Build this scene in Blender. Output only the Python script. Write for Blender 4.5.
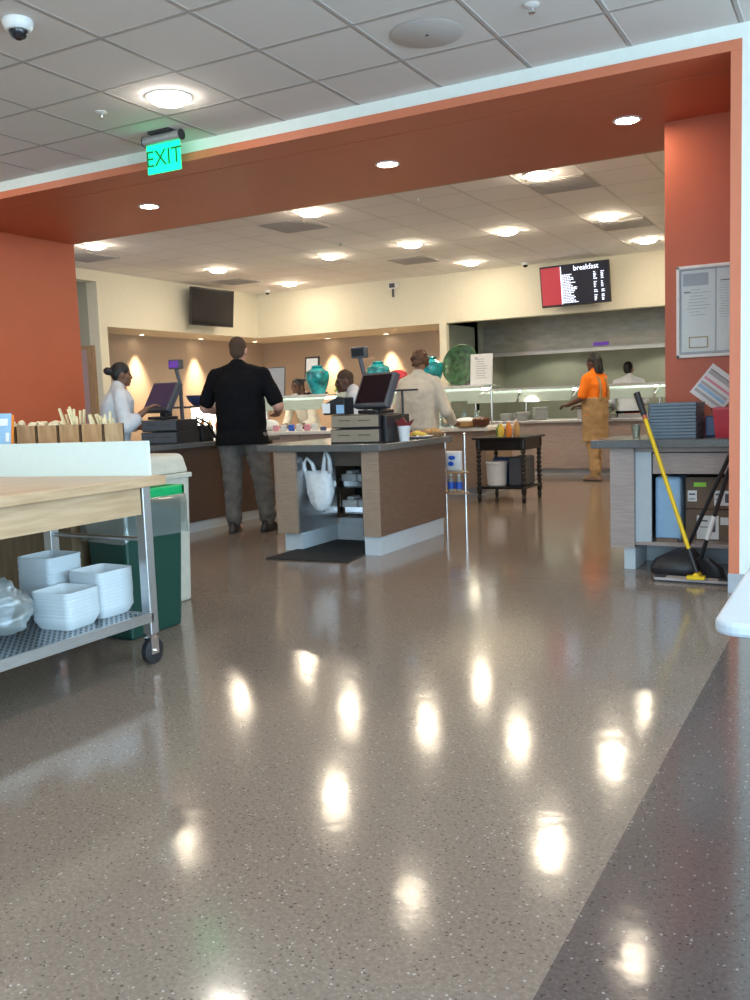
import bpy, bmesh, math, random
from mathutils import Vector, Matrix, Euler, noise
random.seed(7)
scene = bpy.context.scene
for o in list(bpy.data.objects): bpy.data.objects.remove(o)
COL = scene.collection
R = math.radians
PI = math.pi

# ---------------------------------------------------------------- camera, world, daylight, exposure
CAMH = 1.20
YAW, PITCH, ROLL, FOC = -0.49773, -0.10638, -0.03707, 911.04
def cam_axes():
    cy, sy = math.cos(YAW), math.sin(YAW)
    f = Vector((sy*math.cos(PITCH), cy*math.cos(PITCH), math.sin(PITCH)))
    r = Vector((cy, -sy, 0)); u = r.cross(f)
    return r*math.cos(ROLL)+u*math.sin(ROLL), -r*math.sin(ROLL)+u*math.cos(ROLL), f
_r, _u, _f = cam_axes()
cam = bpy.data.cameras.new('camera'); camo = bpy.data.objects.new('camera', cam); COL.objects.link(camo)
camo.matrix_world = Matrix(((_r.x,_u.x,-_f.x,0),(_r.y,_u.y,-_f.y,0),(_r.z,_u.z,-_f.z,CAMH),(0,0,0,1)))
cam.sensor_fit = 'HORIZONTAL'; cam.sensor_width = 36; cam.lens = FOC/750*36
cam.clip_start = 0.02; cam.clip_end = 100
scene.camera = camo
w = bpy.data.worlds.new('sky'); scene.world = w; w.use_nodes = True
w.node_tree.nodes['Background'].inputs[0].default_value = (0.75, 0.88, 1.0, 1)
w.node_tree.nodes['Background'].inputs[1].default_value = 1.0
vs = scene.view_settings
vs.view_transform = 'Standard'; vs.look = 'None'; vs.gamma = 1; vs.use_curve_mapping = False
vs.exposure = 0.84
def area(name, loc, rot, sx, sy, power, color, spread=PI):
    l = bpy.data.lights.new(name, 'AREA'); l.shape = 'RECTANGLE'; l.size = sx; l.size_y = sy
    l.energy = power; l.color = color; l.spread = spread
    o = bpy.data.objects.new(name, l); COL.objects.link(o); o.location = loc; o.rotation_euler = rot
    return o
# daylight entering through the near room's window walls
area('daylight_right', (3.45, 1.4, 1.55), (0, R(90), 0), 2.3, 6.6, 215, (0.50, 0.79, 1.0))
area('daylight_back', (0.6, -2.95, 1.55), (R(-90), 0, PI), 5.0, 2.3, 110, (0.54, 0.81, 1.0))
CEILING = 3.223
LENS = 70.0     # strength of the ceiling lamps

# ---------------------------------------------------------------- materials
def new_mat(name):
    m = bpy.data.materials.new(name); m.use_nodes = True
    return m, m.node_tree.nodes, m.node_tree.links, m.node_tree.nodes['Principled BSDF']
def mat(name, col, rough=.5, metal=0, var=.06, scale=20, bump=0, bscale=60, stretch=(1,1,1), coat=0, trans=0):
    m, N, L, p = new_mat(name)
    p.inputs['Roughness'].default_value = rough; p.inputs['Metallic'].default_value = metal
    if coat: p.inputs['Coat Weight'].default_value = coat
    if rough >= .8: p.inputs['Specular IOR Level'].default_value = .12
    if trans: p.inputs['Transmission Weight'].default_value = trans
    tc = N.new('ShaderNodeTexCoord'); mp = N.new('ShaderNodeMapping'); mp.inputs['Scale'].default_value = stretch
    L.new(tc.outputs['Object'], mp.inputs[0])
    nz = N.new('ShaderNodeTexNoise'); nz.inputs['Scale'].default_value = scale; nz.inputs['Detail'].default_value = 3
    L.new(mp.outputs[0], nz.inputs['Vector'])
    cr = N.new('ShaderNodeValToRGB')
    cr.color_ramp.elements[0].position = .3; cr.color_ramp.elements[1].position = .7
    cr.color_ramp.elements[0].color = tuple(max(0, c*(1-var)) for c in col)+(1,)
    cr.color_ramp.elements[1].color = tuple(min(1, c*(1+var)) for c in col)+(1,)
    L.new(nz.outputs[0], cr.inputs[0]); L.new(cr.outputs[0], p.inputs['Base Color'])
    if bump:
        n2 = N.new('ShaderNodeTexNoise'); n2.inputs['Scale'].default_value = bscale; L.new(mp.outputs[0], n2.inputs['Vector'])
        b = N.new('ShaderNodeBump'); b.inputs['Strength'].default_value = bump; b.inputs['Distance'].default_value = .01
        L.new(n2.outputs[0], b.inputs['Height']); L.new(b.outputs[0], p.inputs['Normal'])
    return m
def wood(name, c1, c2, stretch, scale=6, rough=.4):
    m, N, L, p = new_mat(name); p.inputs['Roughness'].default_value = rough
    tc = N.new('ShaderNodeTexCoord'); mp = N.new('ShaderNodeMapping'); mp.inputs['Scale'].default_value = stretch
    L.new(tc.outputs['Object'], mp.inputs[0])
    nz = N.new('ShaderNodeTexNoise'); nz.inputs['Scale'].default_value = scale; nz.inputs['Detail'].default_value = 5
    L.new(mp.outputs[0], nz.inputs['Vector'])
    cr = N.new('ShaderNodeValToRGB'); cr.color_ramp.elements[0].position = .35; cr.color_ramp.elements[1].position = .65
    cr.color_ramp.elements[0].color = c1+(1,); cr.color_ramp.elements[1].color = c2+(1,)
    L.new(nz.outputs[0], cr.inputs[0]); L.new(cr.outputs[0], p.inputs['Base Color'])
    return m
def emit(name, col, s):
    m, N, L, p = new_mat(name)
    p.inputs['Base Color'].default_value = tuple(c*.2 for c in col)+(1,); p.inputs['Emission Color'].default_value = col+(1,)
    p.inputs['Emission Strength'].default_value = s; return m
def thin_glass(name, tint, gloss=.15, rough=.03, haze=0):
    m, N, L, p = new_mat(name); out = N['Material Output']; N.remove(p)
    t = N.new('ShaderNodeBsdfTransparent'); t.inputs[0].default_value = tint+(1,)
    g = N.new('ShaderNodeBsdfGlossy'); g.inputs['Roughness'].default_value = rough
    g.inputs[0].default_value = (1,1,1,1)
    lw = N.new('ShaderNodeLayerWeight'); lw.inputs[0].default_value = .35
    ad = N.new('ShaderNodeMath'); ad.operation = 'MULTIPLY_ADD'; ad.inputs[1].default_value = .6; ad.inputs[2].default_value = gloss
    L.new(lw.outputs['Fresnel'], ad.inputs[0])
    mx = N.new('ShaderNodeMixShader'); L.new(ad.outputs[0], mx.inputs[0]); L.new(t.outputs[0], mx.inputs[1]); L.new(g.outputs[0], mx.inputs[2])
    last = mx
    if haze:
        d = N.new('ShaderNodeBsdfDiffuse'); d.inputs[0].default_value = (.8,.88,.86,1)
        tr = N.new('ShaderNodeBsdfTranslucent'); tr.inputs[0].default_value = (.8,.88,.86,1)
        a2 = N.new('ShaderNodeAddShader'); m3 = N.new('ShaderNodeMixShader'); m3.inputs[0].default_value = .4
        L.new(d.outputs[0], m3.inputs[1]); L.new(tr.outputs[0], m3.inputs[2])
        m2 = N.new('ShaderNodeMixShader'); m2.inputs[0].default_value = haze
        L.new(mx.outputs[0], m2.inputs[1]); L.new(m3.outputs[0], m2.inputs[2]); N.remove(a2); last = m2
    L.new(last.outputs[0], out.inputs[0]); return m

def terrazzo(name, base, var, dark, light, density=1.0):
    m, N, L, p = new_mat(name)
    tc = N.new('ShaderNodeTexCoord')
    nz = N.new('ShaderNodeTexNoise'); nz.inputs['Scale'].default_value = 90; nz.inputs['Detail'].default_value = 3
    L.new(tc.outputs['Object'], nz.inputs['Vector'])
    cr = N.new('ShaderNodeValToRGB'); cr.color_ramp.elements[0].position = .35; cr.color_ramp.elements[1].position = .65
    cr.color_ramp.elements[0].color = tuple(c*(1-var) for c in base)+(1,); cr.color_ramp.elements[1].color = tuple(c*(1+var) for c in base)+(1,)
    L.new(nz.outputs[0], cr.inputs[0]); prev = cr.outputs[0]
    mp = N.new('ShaderNodeMapping'); mp.inputs['Scale'].default_value = (1, 1.7, 1); mp.inputs['Rotation'].default_value = (0,0,.6)
    L.new(tc.outputs['Object'], mp.inputs[0])
    for sc, thr, size, col, src in ((78, .82, .26, light, 0), (66, .84, .28, dark, 1), (95, .84, .34, tuple(c*.55 for c in base), 0), (120, .82, .34, tuple(min(1,c*1.5) for c in base), 1)):
        v = N.new('ShaderNodeTexVoronoi'); v.inputs['Scale'].default_value = sc
        L.new((mp if src else tc).outputs[0 if src else 'Object'], v.inputs['Vector'])
        sp = N.new('ShaderNodeSeparateColor'); L.new(v.outputs['Color'], sp.inputs[0])
        g = N.new('ShaderNodeMath'); g.operation = 'GREATER_THAN'; g.inputs[1].default_value = 1-(1-thr)*density; L.new(sp.outputs[0], g.inputs[0])
        l = N.new('ShaderNodeMath'); l.operation = 'LESS_THAN'; l.inputs[1].default_value = size; L.new(v.outputs['Distance'], l.inputs[0])
        k = N.new('ShaderNodeMath'); k.operation = 'MULTIPLY'; L.new(g.outputs[0], k.inputs[0]); L.new(l.outputs[0], k.inputs[1])
        mx = N.new('ShaderNodeMix'); mx.data_type = 'RGBA'; mx.inputs['B'].default_value = col+(1,)
        L.new(k.outputs[0], mx.inputs['Factor']); L.new(prev, mx.inputs['A']); prev = mx.outputs['Result']
    L.new(prev, p.inputs['Base Color'])
    n2 = N.new('ShaderNodeTexNoise'); n2.inputs['Scale'].default_value = 9; n2.inputs['Detail'].default_value = 2
    L.new(tc.outputs['Object'], n2.inputs['Vector'])
    mr = N.new('ShaderNodeMapRange'); mr.inputs['To Min'].default_value = .10; mr.inputs['To Max'].default_value = .15
    L.new(n2.outputs[0], mr.inputs[0]); L.new(mr.outputs[0], p.inputs['Roughness'])
    b = N.new('ShaderNodeBump'); b.inputs['Strength'].default_value = .03; b.inputs['Distance'].default_value = .02
    n3 = N.new('ShaderNodeTexNoise'); n3.inputs['Scale'].default_value = 14; L.new(tc.outputs['Object'], n3.inputs['Vector'])
    L.new(n3.outputs[0], b.inputs['Height']); L.new(b.outputs[0], p.inputs['Normal'])
    p.inputs['IOR'].default_value = 1.55
    return m
def ceiling_mat(name, col, bar, offx, offy, T=.6096, wbar=.011):
    m, N, L, p = new_mat(name); p.inputs['Roughness'].default_value = .85
    tc = N.new('ShaderNodeTexCoord'); sx = N.new('ShaderNodeSeparateXYZ'); L.new(tc.outputs['Object'], sx.inputs[0])
    ds = []
    for k, off in ((0, offx), (1, offy)):
        a = N.new('ShaderNodeMath'); a.operation = 'ADD'; a.inputs[1].default_value = -off + 60*T; L.new(sx.outputs[k], a.inputs[0])
        q = N.new('ShaderNodeMath'); q.operation = 'PINGPONG'; q.inputs[1].default_value = T/2; L.new(a.outputs[0], q.inputs[0]); ds.append(q)
    mn = N.new('ShaderNodeMath'); mn.operation = 'MINIMUM'; L.new(ds[0].outputs[0], mn.inputs[0]); L.new(ds[1].outputs[0], mn.inputs[1])
    lt = N.new('ShaderNodeMath'); lt.operation = 'LESS_THAN'; lt.inputs[1].default_value = wbar; L.new(mn.outputs[0], lt.inputs[0])
    nz = N.new('ShaderNodeTexNoise'); nz.inputs['Scale'].default_value = 120; L.new(tc.outputs['Object'], nz.inputs['Vector'])
    cr = N.new('ShaderNodeValToRGB'); cr.color_ramp.elements[0].color = tuple(c*.93 for c in col)+(1,); cr.color_ramp.elements[1].color = tuple(min(1,c*1.05) for c in col)+(1,)
    L.new(nz.outputs[0], cr.inputs[0])
    mx = N.new('ShaderNodeMix'); mx.data_type = 'RGBA'; mx.inputs['B'].default_value = bar+(1,)
    L.new(lt.outputs[0], mx.inputs['Factor']); L.new(cr.outputs[0], mx.inputs['A']); L.new(mx.outputs['Result'], p.inputs['Base Color'])
    mr = N.new('ShaderNodeMapRange'); mr.inputs['From Max'].default_value = wbar*1.7; mr.inputs['From Min'].default_value = wbar*.9
    L.new(mn.outputs[0], mr.inputs[0])
    b = N.new('ShaderNodeBump'); b.inputs['Strength'].default_value = .8; b.inputs['Distance'].default_value = .012; b.invert = True
    L.new(mr.outputs[0], b.inputs['Height']); L.new(b.outputs[0], p.inputs['Normal'])
    return m

M = dict(
 floor=terrazzo('terrazzo_greige', (.218,.172,.140), .13, (.085,.07,.065), (.38,.355,.33), .7),
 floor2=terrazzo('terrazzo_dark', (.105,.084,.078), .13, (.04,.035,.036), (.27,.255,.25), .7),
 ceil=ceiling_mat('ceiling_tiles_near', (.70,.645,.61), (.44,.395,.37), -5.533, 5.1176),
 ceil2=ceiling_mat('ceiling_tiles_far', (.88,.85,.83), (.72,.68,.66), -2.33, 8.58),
 white=mat('white_wall_paint', (.74,.78,.74), .6, var=.02),
 cream=mat('cream_wall_paint', (.76,.72,.58), .6, var=.02),
 taupe=mat('taupe_wall_paint', (.46,.37,.29), .6, var=.03),
 sage=mat('sage_wall_paint', (.42,.41,.33), .6, var=.03),
 orange=mat('burnt_orange_paint', (.50,.110,.048), .45, var=.03, scale=4),
 orange_trim=mat('orange_trim_paint', (.58,.17,.085), .5, var=.03, scale=4),
 seam=mat('reveal_strip', (.22,.085,.07), .5),
 greybase=mat('grey_vinyl_base', (.36,.38,.42), .4),
 steel=mat('brushed_steel', (.56,.56,.57), .34, 1, var=.1, scale=30, stretch=(1,1,14)),
 steel_hood=mat('hood_steel', (.44,.42,.37), .38, 1, var=.14, scale=5, stretch=(1,1,3)),
 chrome=mat('chrome', (.75,.76,.78), .15, 1),
 tile=mat('kitchen_tile', (.30,.33,.26), .35, var=.08, scale=3),
 lam=wood('walnut_laminate', (.115,.068,.047), (.165,.100,.070), (1.5,1.5,28)),
 lam_d=wood('dark_laminate', (.075,.042,.032), (.11,.063,.045), (1.5,1.5,28)),
 lam_g=wood('grey_oak_laminate', (.30,.235,.215), (.38,.305,.28), (1.5,1.5,28)),
 lam_t=wood('tan_laminate', (.26,.185,.135), (.33,.24,.18), (1.5,1.5,28)),
 stone=mat('grey_countertop', (.115,.115,.115), .22, var=.25, scale=150),
 whitetop=mat('white_countertop', (.72,.70,.66), .3),
 lamwhite=mat('white_laminate', (.47,.52,.56), .4, var=.02),
 maple=wood('maple_block', (.45,.29,.165), (.56,.385,.235), (14,1.2,14), 3, .35),
 boxwood=wood('box_bamboo', (.40,.23,.11), (.54,.34,.18), (3,3,.6), 12, .5),
 brownwood=wood('cabinet_wood', (.16,.105,.055), (.22,.15,.08), (6,6,1), 5, .5),
 mint=mat('white_panel', (.70,.80,.77), .3, var=.01),
 darkgreen=mat('dark_green_plastic', (.006,.050,.038), .38, var=.05),
 green=mat('green_rim_plastic', (.0,.36,.11), .4),
 beige=mat('beige_plastic', (.50,.49,.42), .45),
 liner=thin_glass('clear_liner', (.84,.89,.87), .12, .16, .16),
 bagclear=thin_glass('clear_bag', (.78,.83,.90), .10, .22, .26),
 bagwhite=mat('white_bag', (.72,.76,.80), .4, var=.08, scale=30, bump=.5, bscale=25, trans=.1),
 foam=mat('white_foam', (.56,.62,.66), .6, var=.02),
 blackplastic=mat('black_plastic', (.018,.018,.022), .4, bump=.1, bscale=200),
 greyplastic=mat('dark_grey_plastic', (.07,.075,.09), .4),
 screen=mat('dark_screen', (.012,.010,.014), .12),
 screen_m=emit('menu_glow', (.01,.012,.03), .3),
 redglow=emit('menu_red', (.60,.05,.07), .42),
 textglow=emit('menu_text', (.75,.80,1.0), 1.5),
 purple=emit('purple_display', (.12,.04,.30), .6),
 screen_p=emit('till_screen', (.07,.045,.11), .22),
 blackwood=mat('black_painted_wood', (.012,.009,.009), .3, var=.1),
 mat_=mat('rubber_mat', (.012,.012,.013), .75, bump=.3, bscale=120),
 tan=mat('tan_drawer_front', (.27,.22,.165), .45),
 paper=mat('paper', (.80,.80,.80), .6, var=.02),
 paper2=mat('grey_paper', (.42,.43,.48), .6),
 ink=mat('ink', (.09,.09,.11), .6), inkl=mat('pale_ink', (.45,.45,.47), .6), gold=mat('gold_border', (.42,.28,.10), .5),
 pink=mat('pink_ink', (.70,.30,.40), .6), limegreen=mat('lime_label', (.35,.75,.05), .5),
 whiteplastic=mat('white_plastic', (.72,.74,.75), .35),
 blueplastic=mat('pale_blue_plastic', (.30,.50,.72), .35, var=.04),
 traygrey=mat('blue_grey_tray', (.15,.20,.25), .4), 
 red=mat('red_plastic', (.55,.008,.03), .3), navy=mat('navy_plastic', (.03,.06,.16), .35),
 cardboard=mat('cardboard', (.17,.115,.08), .7, var=.06, scale=8),
 yellow=mat('yellow_handle', (.80,.52,.01), .35), 
 microfiber=mat('grey_mop_pad', (.42,.37,.36), .8, bump=.5, bscale=300),
 teal=mat('teal_glaze', (.01,.30,.34), .15, var=.8, scale=9, coat=.6),
 greenplate=mat('green_glaze_plate', (.05,.12,.055), .3, var=.6, scale=14),
 maroon=mat('maroon_napkin', (.16,.012,.015), .6),
 leaf=mat('lime_tub', (.20,.42,.03), .5),
 amber=mat('amber_drink', (.72,.22,.03), .2), juice=mat('yellow_drink', (.75,.50,.06), .2), brown=mat('brown_drink', (.10,.04,.02), .2),
 glass=thin_glass('clear_glass', (.86,.93,.91), .10, .02, .0),
 pane=thin_glass('picture_pane', (.97,.98,.98), .015, .02),
 aqua=thin_glass('aqua_guard_glass', (.70,.84,.80), .18, .05, .28),
 lens=emit('lamp_lens', (1.0,.85,.64), LENS), lens_n=emit('lamp_lens_entry', (1.0,.93,.82), LENS*.7),
 niche_lens=emit('niche_lens', (1.0,.80,.55), 12),
 tube=emit('tube_light', (1.0,.93,.82), 5), case=emit('case_glow', (1.0,.90,.72), 4.0),
 trimw=mat('white_metal_trim', (.78,.76,.74), .4),
 vent=mat('vent_grille', (.42,.39,.365), .5), 
 speaker=mat('speaker_grille', (.50,.46,.44), .6, var=.1, scale=300),
 dome=mat('smoked_dome', (.02,.02,.025), .08),
 exitg=emit('exit_green', (.0,.85,.28), 1.6), exitt=emit('exit_text', (.0,.28,.07), .25),
 exithouse=mat('exit_housing', (.40,.40,.42), .35, .6),
 skin_b=mat('brown_skin', (.20,.095,.055), .5), skin_d=mat('dark_skin', (.11,.05,.033), .5), skin_p=mat('pale_skin', (.55,.30,.23), .5), skin_t=mat('tan_skin', (.34,.18,.11), .5),
 chef=mat('white_cotton', (.62,.66,.72), .8, bump=.35, bscale=14), creamc=mat('cream_cotton', (.62,.58,.50), .8, bump=.35, bscale=12),
 blackc=mat('black_cotton', (.006,.006,.008), .85, bump=.3, bscale=14), jeans=mat('grey_denim', (.145,.14,.135), .85, var=.2, scale=10, bump=.5, bscale=12),
 khaki=mat('khaki_cotton', (.36,.235,.12), .85, var=.15, scale=10, bump=.5, bscale=12), orangec=mat('orange_cotton', (.90,.21,.02), .8, bump=.4, bscale=12),
 hairb=mat('black_hair', (.008,.007,.008), .5, bump=.4, bscale=120), hairbr=mat('brown_hair', (.10,.045,.025), .6, bump=.6, bscale=90), hairg=mat('cropped_brown_hair', (.085,.055,.04), .8, bump=.5, bscale=200),
 shoe=mat('dark_shoe_leather', (.03,.026,.026), .45), shoe_b=mat('brown_suede', (.20,.13,.09), .7), eye=mat('eye', (.02,.015,.012), .2),
 patch=mat('dark_patch', (.03,.03,.035), .6), lettuce=mat('lettuce', (.14,.25,.04), .6, var=.4), tomato=mat('tomato', (.5,.06,.03), .4), bread=mat('bread', (.5,.30,.12), .7),
 banana=mat('banana_yellow', (.75,.55,.08), .5), blue=mat('blue_label', (.02,.10,.55), .4), water=thin_glass('water_bottle', (.80,.88,.94), .15, .08, .15),
 winframe=mat('window_frame_metal', (.35,.36,.37), .4, .5), pinkdoor=mat('mauve_door', (.46,.33,.36), .5), tanframe=wood('door_frame_wood', (.36,.22,.12), (.45,.29,.17), (6,6,1)),
 perf=None)
def perf_mat():
    m, N, L, p = new_mat('perforated_shelf'); p.inputs['Roughness'].default_value = .3; p.inputs['Metallic'].default_value = .9
    tc = N.new('ShaderNodeTexCoord'); mp = N.new('ShaderNodeMapping'); mp.inputs['Rotation'].default_value = (0,0,R(45)); L.new(tc.outputs['Object'], mp.inputs[0])
    b = N.new('ShaderNodeTexBrick'); b.inputs['Scale'].default_value = 1; b.inputs['Brick Width'].default_value = .055; b.inputs['Row Height'].default_value = .022; b.inputs['Mortar Size'].default_value = .005
    b.inputs['Color1'].default_value = (.05,.06,.07,1); b.inputs['Color2'].default_value = (.09,.10,.11,1); b.inputs['Mortar'].default_value = (.45,.48,.52,1)
    L.new(mp.outputs[0], b.inputs['Vector']); L.new(b.outputs[0], p.inputs['Base Color']); return m
M['perf'] = perf_mat()

# ---------------------------------------------------------------- mesh helpers
ORG = {}
class MB:
    def __init__(s): s.v = []; s.f = []
    def add(s, vs, fs):
        n = len(s.v); s.v += [Vector(v) for v in vs]; s.f += [tuple(i+n for i in f) for f in fs]; return s
    def box(s, x0, x1, y0, y1, z0, z1, m=None):
        vs = [Vector((x,y,z)) for z in (z0,z1) for y in (y0,y1) for x in (x0,x1)]
        if m: vs = [m @ v for v in vs]
        return s.add(vs, [(0,2,3,1),(4,5,7,6),(0,1,5,4),(2,6,7,3),(0,4,6,2),(1,3,7,5)])
    def prism(s, poly, z0, z1, m=None):
        n = len(poly); vs = [Vector((x,y,z0)) for x,y in poly]+[Vector((x,y,z1)) for x,y in poly]
        if m: vs = [m @ v for v in vs]
        return s.add(vs, [tuple(range(n))[::-1], tuple(range(n,2*n))]+[(i,(i+1)%n,n+(i+1)%n,n+i) for i in range(n)])
    def cyl(s, p0, p1, r0, r1=None, n=14):
        return s.tube([p0,p1],[r0, r0 if r1 is None else r1], n)
    def tube(s, pts, rs, n=10):
        pts = [Vector(p) for p in pts]
        if not isinstance(rs, (list,tuple)): rs = [rs]*len(pts)
        vs = []; fs = []; prev = None
        for i, p in enumerate(pts):
            d = (pts[min(i+1,len(pts)-1)]-pts[max(i-1,0)]).normalized()
            if prev is None:
                a = d.orthogonal().normalized()
            else:
                a = (prev-d*prev.dot(d)).normalized()
            prev = a; b = d.cross(a)
            for k in range(n):
                t = 2*PI*k/n; vs.append(p+(a*math.cos(t)+b*math.sin(t))*rs[i])
        for i in range(len(pts)-1):
            for k in range(n): fs.append((i*n+k, i*n+(k+1)%n, (i+1)*n+(k+1)%n, (i+1)*n+k))
        fs.append(tuple(range(n))[::-1]); fs.append(tuple((len(pts)-1)*n+k for k in range(n)))
        return s.add(vs, fs)
    def lathe(s, prof, c, n=24, m=None, cap=True):
        c = Vector(c); vs = []; fs = []
        for r, z in prof:
            for k in range(n):
                t = 2*PI*k/n; q = Vector((r*math.cos(t), r*math.sin(t), z))
                vs.append((m @ q if m else q)+c)
        for i in range(len(prof)-1):
            for k in range(n): fs.append((i*n+k, i*n+(k+1)%n, (i+1)*n+(k+1)%n, (i+1)*n+k))
        if cap: fs.append(tuple(range(n))[::-1]); fs.append(tuple((len(prof)-1)*n+k for k in range(n)))
        return s.add(vs, fs)
    def ell(s, c, r, m=None, n=16, k=10):
        c = Vector(c); vs = [Vector((0,0,-r[2]))]; fs = []
        for j in range(1,k):
            ph = -PI/2+PI*j/k
            for i in range(n):
                t = 2*PI*i/n; vs.append(Vector((r[0]*math.cos(ph)*math.cos(t), r[1]*math.cos(ph)*math.sin(t), r[2]*math.sin(ph))))
        vs.append(Vector((0,0,r[2])))
        for i in range(n): fs.append((0, 1+(i+1)%n, 1+i))
        for j in range(k-2):
            for i in range(n):
                a = 1+j*n; fs.append((a+i, a+(i+1)%n, a+n+(i+1)%n, a+n+i))
        a = 1+(k-2)*n; top = len(vs)-1
        for i in range(n): fs.append((a+i, a+(i+1)%n, top))
        return s.add([(m @ v if m else v)+c for v in vs], fs)
    def cap(s, p0, p1, r0, r1, n=12):     # tapered capsule
        p0, p1 = Vector(p0), Vector(p1); d = (p1-p0); L = d.length; d.normalize()
        pts = []; rs = []
        for a in (-80,-55,-30): pts.append(p0+d*r0*math.sin(R(a))); rs.append(r0*math.cos(R(a)))
        pts.append(p0); rs.append(r0); pts.append(p1); rs.append(r1)
        for a in (30,55,80): pts.append(p1+d*r1*math.sin(R(a))); rs.append(r1*math.cos(R(a)))
        return s.tube(pts, rs, n)
    def loft(s, rings, n=20, p=2.3):       # rings: (centre, rx, ry) stacked, superellipse sections
        vs = []; fs = []
        for c, rx, ry in rings:
            for k in range(n):
                t = 2*PI*k/n; ct, st = math.cos(t), math.sin(t)
                vs.append(Vector(c)+Vector((rx*math.copysign(abs(ct)**(2/p), ct), ry*math.copysign(abs(st)**(2/p), st), 0)))
        for i in range(len(rings)-1):
            for k in range(n): fs.append((i*n+k, i*n+(k+1)%n, (i+1)*n+(k+1)%n, (i+1)*n+k))
        fs.append(tuple(range(n))[::-1]); fs.append(tuple((len(rings)-1)*n+k for k in range(n)))
        return s.add(vs, fs)
    def xf(s, m): s.v = [m @ v for v in s.v]; return s
    def mesh(s, off=Vector()):
        me = bpy.data.meshes.new('m'); me.from_pydata([v-off for v in s.v], [], s.f)
        bm = bmesh.new(); bm.from_mesh(me); bmesh.ops.recalc_face_normals(bm, faces=bm.faces); bm.to_mesh(me); bm.free()
        return me
def link(name, me, m, parent=None, loc=None, smooth=False, bevel=0):
    me.name = name; o = bpy.data.objects.new(name, me); COL.objects.link(o)
    if m: me.materials.clear(); me.materials.append(M[m] if isinstance(m, str) else m)
    if smooth:
        for p in me.polygons: p.use_smooth = True
        if smooth != 'all':
            bm = bmesh.new(); bm.from_mesh(me)
            for e in bm.edges:
                if len(e.link_faces) == 2 and e.calc_face_angle(0) > R(40): e.smooth = False
            bm.to_mesh(me); bm.free()
    if bevel:
        b = o.modifiers.new('bevel', 'BEVEL'); b.width = bevel; b.segments = 2; b.limit_method = 'ANGLE'
    if parent: o.parent = parent
    if loc is not None: o.location = loc
    return o
def part(name, mb, m, parent, smooth=False, bevel=0):
    """mesh in world coordinates (or the thing's own frame) under its thing"""
    org = ORG.get(parent.name, Vector()); o = link(name, mb.mesh(org), m, parent, None, smooth, bevel); ORG[o.name] = org; return o
def tags(o, label, cat, group=None):
    o['label'] = label; o['category'] = cat
    if group: o['group'] = group
    return o
def thing(name, loc, label, cat, group=None, local=False, rz=0):
    """Empty at the thing's base; parts are given in world coordinates unless local"""
    o = bpy.data.objects.new(name, None); COL.objects.link(o); o.location = loc; o.empty_display_size = .1; o.rotation_euler = (0,0,rz)
    ORG[o.name] = Vector() if local else Vector(loc); return tags(o, label, cat, group)
def solo(name, mb, m, label, cat, group=None, smooth=False, bevel=0):
    """single mesh thing, origin at its base centre"""
    xs = [v.x for v in mb.v]; ys = [v.y for v in mb.v]; zs = [v.z for v in mb.v]
    L = Vector(((min(xs)+max(xs))/2, (min(ys)+max(ys))/2, min(zs)))
    o = link(name, mb.mesh(L), m, None, L, smooth, bevel); ORG[o.name] = L; return tags(o, label, cat, group)
def struct(name, mb, m, bevel=0):
    o = link(name, mb.mesh(), m, None, None, False, bevel); o['kind'] = 'structure'; return o
def dup(o, loc, rz=None, label=None, parent=None):
    c = o.copy(); COL.objects.link(c)
    if parent: c.parent = parent
    else:
        c.location = loc
        if rz is not None: c.rotation_euler = (0,0,rz)
        if label: c['label'] = label
    for ch in [x for x in o.children]: dup(ch, None, parent=c)
    return c
def text(name, body, size, mtx, m, parent, depth=.001, align='CENTER'):
    cu = bpy.data.curves.new(name, 'FONT'); cu.body = body; cu.size = size; cu.extrude = depth; cu.align_x = align; cu.align_y = 'CENTER'
    t = bpy.data.objects.new(name, cu); COL.objects.link(t)
    bpy.context.view_layer.update()
    me = bpy.data.meshes.new_from_object(t.evaluated_get(bpy.context.evaluated_depsgraph_get()))
    bpy.data.objects.remove(t); me.transform(mtx)
    org = ORG.get(parent.name, Vector()) if parent else Vector()
    me.transform(Matrix.Translation(-org)); o = link(name, me, m, parent); ORG[o.name] = org; return o
def frame(origin, xdir, zdir):
    """matrix whose local x,z map to given directions (y = depth pointing away from the viewer side)"""
    x = Vector(xdir).normalized(); z = Vector(zdir).normalized(); y = z.cross(x)
    m = Matrix((x, y, z)).transposed().to_4x4(); m.translation = Vector(origin); return m
def at(loc, rz=0, rx=0): return Matrix.Translation(Vector(loc)) @ Matrix.Rotation(rz, 4, 'Z') @ Matrix.Rotation(rx, 4, 'X')

# ---------------------------------------------------------------- the room
YW, YS = 5.68, 7.6          # front plane of the portal wall and rear edge of its soffit
XL, YB = -9.75, 13.75       # serving room's left and rear upper walls
NZ = 2.44                   # underside of the upper walls
struct('floor', MB().box(-11.5, -.57, -3.2, 5.9, -.1, 0).box(-11.5, 3.6, 5.9, 17.2, -.1, 0), 'floor')
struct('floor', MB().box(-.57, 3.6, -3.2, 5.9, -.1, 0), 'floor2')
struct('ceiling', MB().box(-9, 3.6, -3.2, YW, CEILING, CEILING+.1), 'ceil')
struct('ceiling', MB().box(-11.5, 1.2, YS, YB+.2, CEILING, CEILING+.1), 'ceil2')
struct('wall_front', MB().box(-9, 3.6, YW, YS, 3.138, CEILING+.1).box(-.654, 3.6, YW, 5.9, 0, 3.138).box(-9, -7.95, YW, 5.9, 0, 3.138), 'white')
struct('trim_1', MB().box(-7.95, -.654, YW-.008, 5.985, 3.08, 3.138).box(-7.95, -.654, 6.0, YS, 3.08, 3.138), 'orange')
struct('trim_2', MB().box(-.713, -.654, YW-.008, 6.85, .115, 3.08), 'orange_trim')
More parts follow.
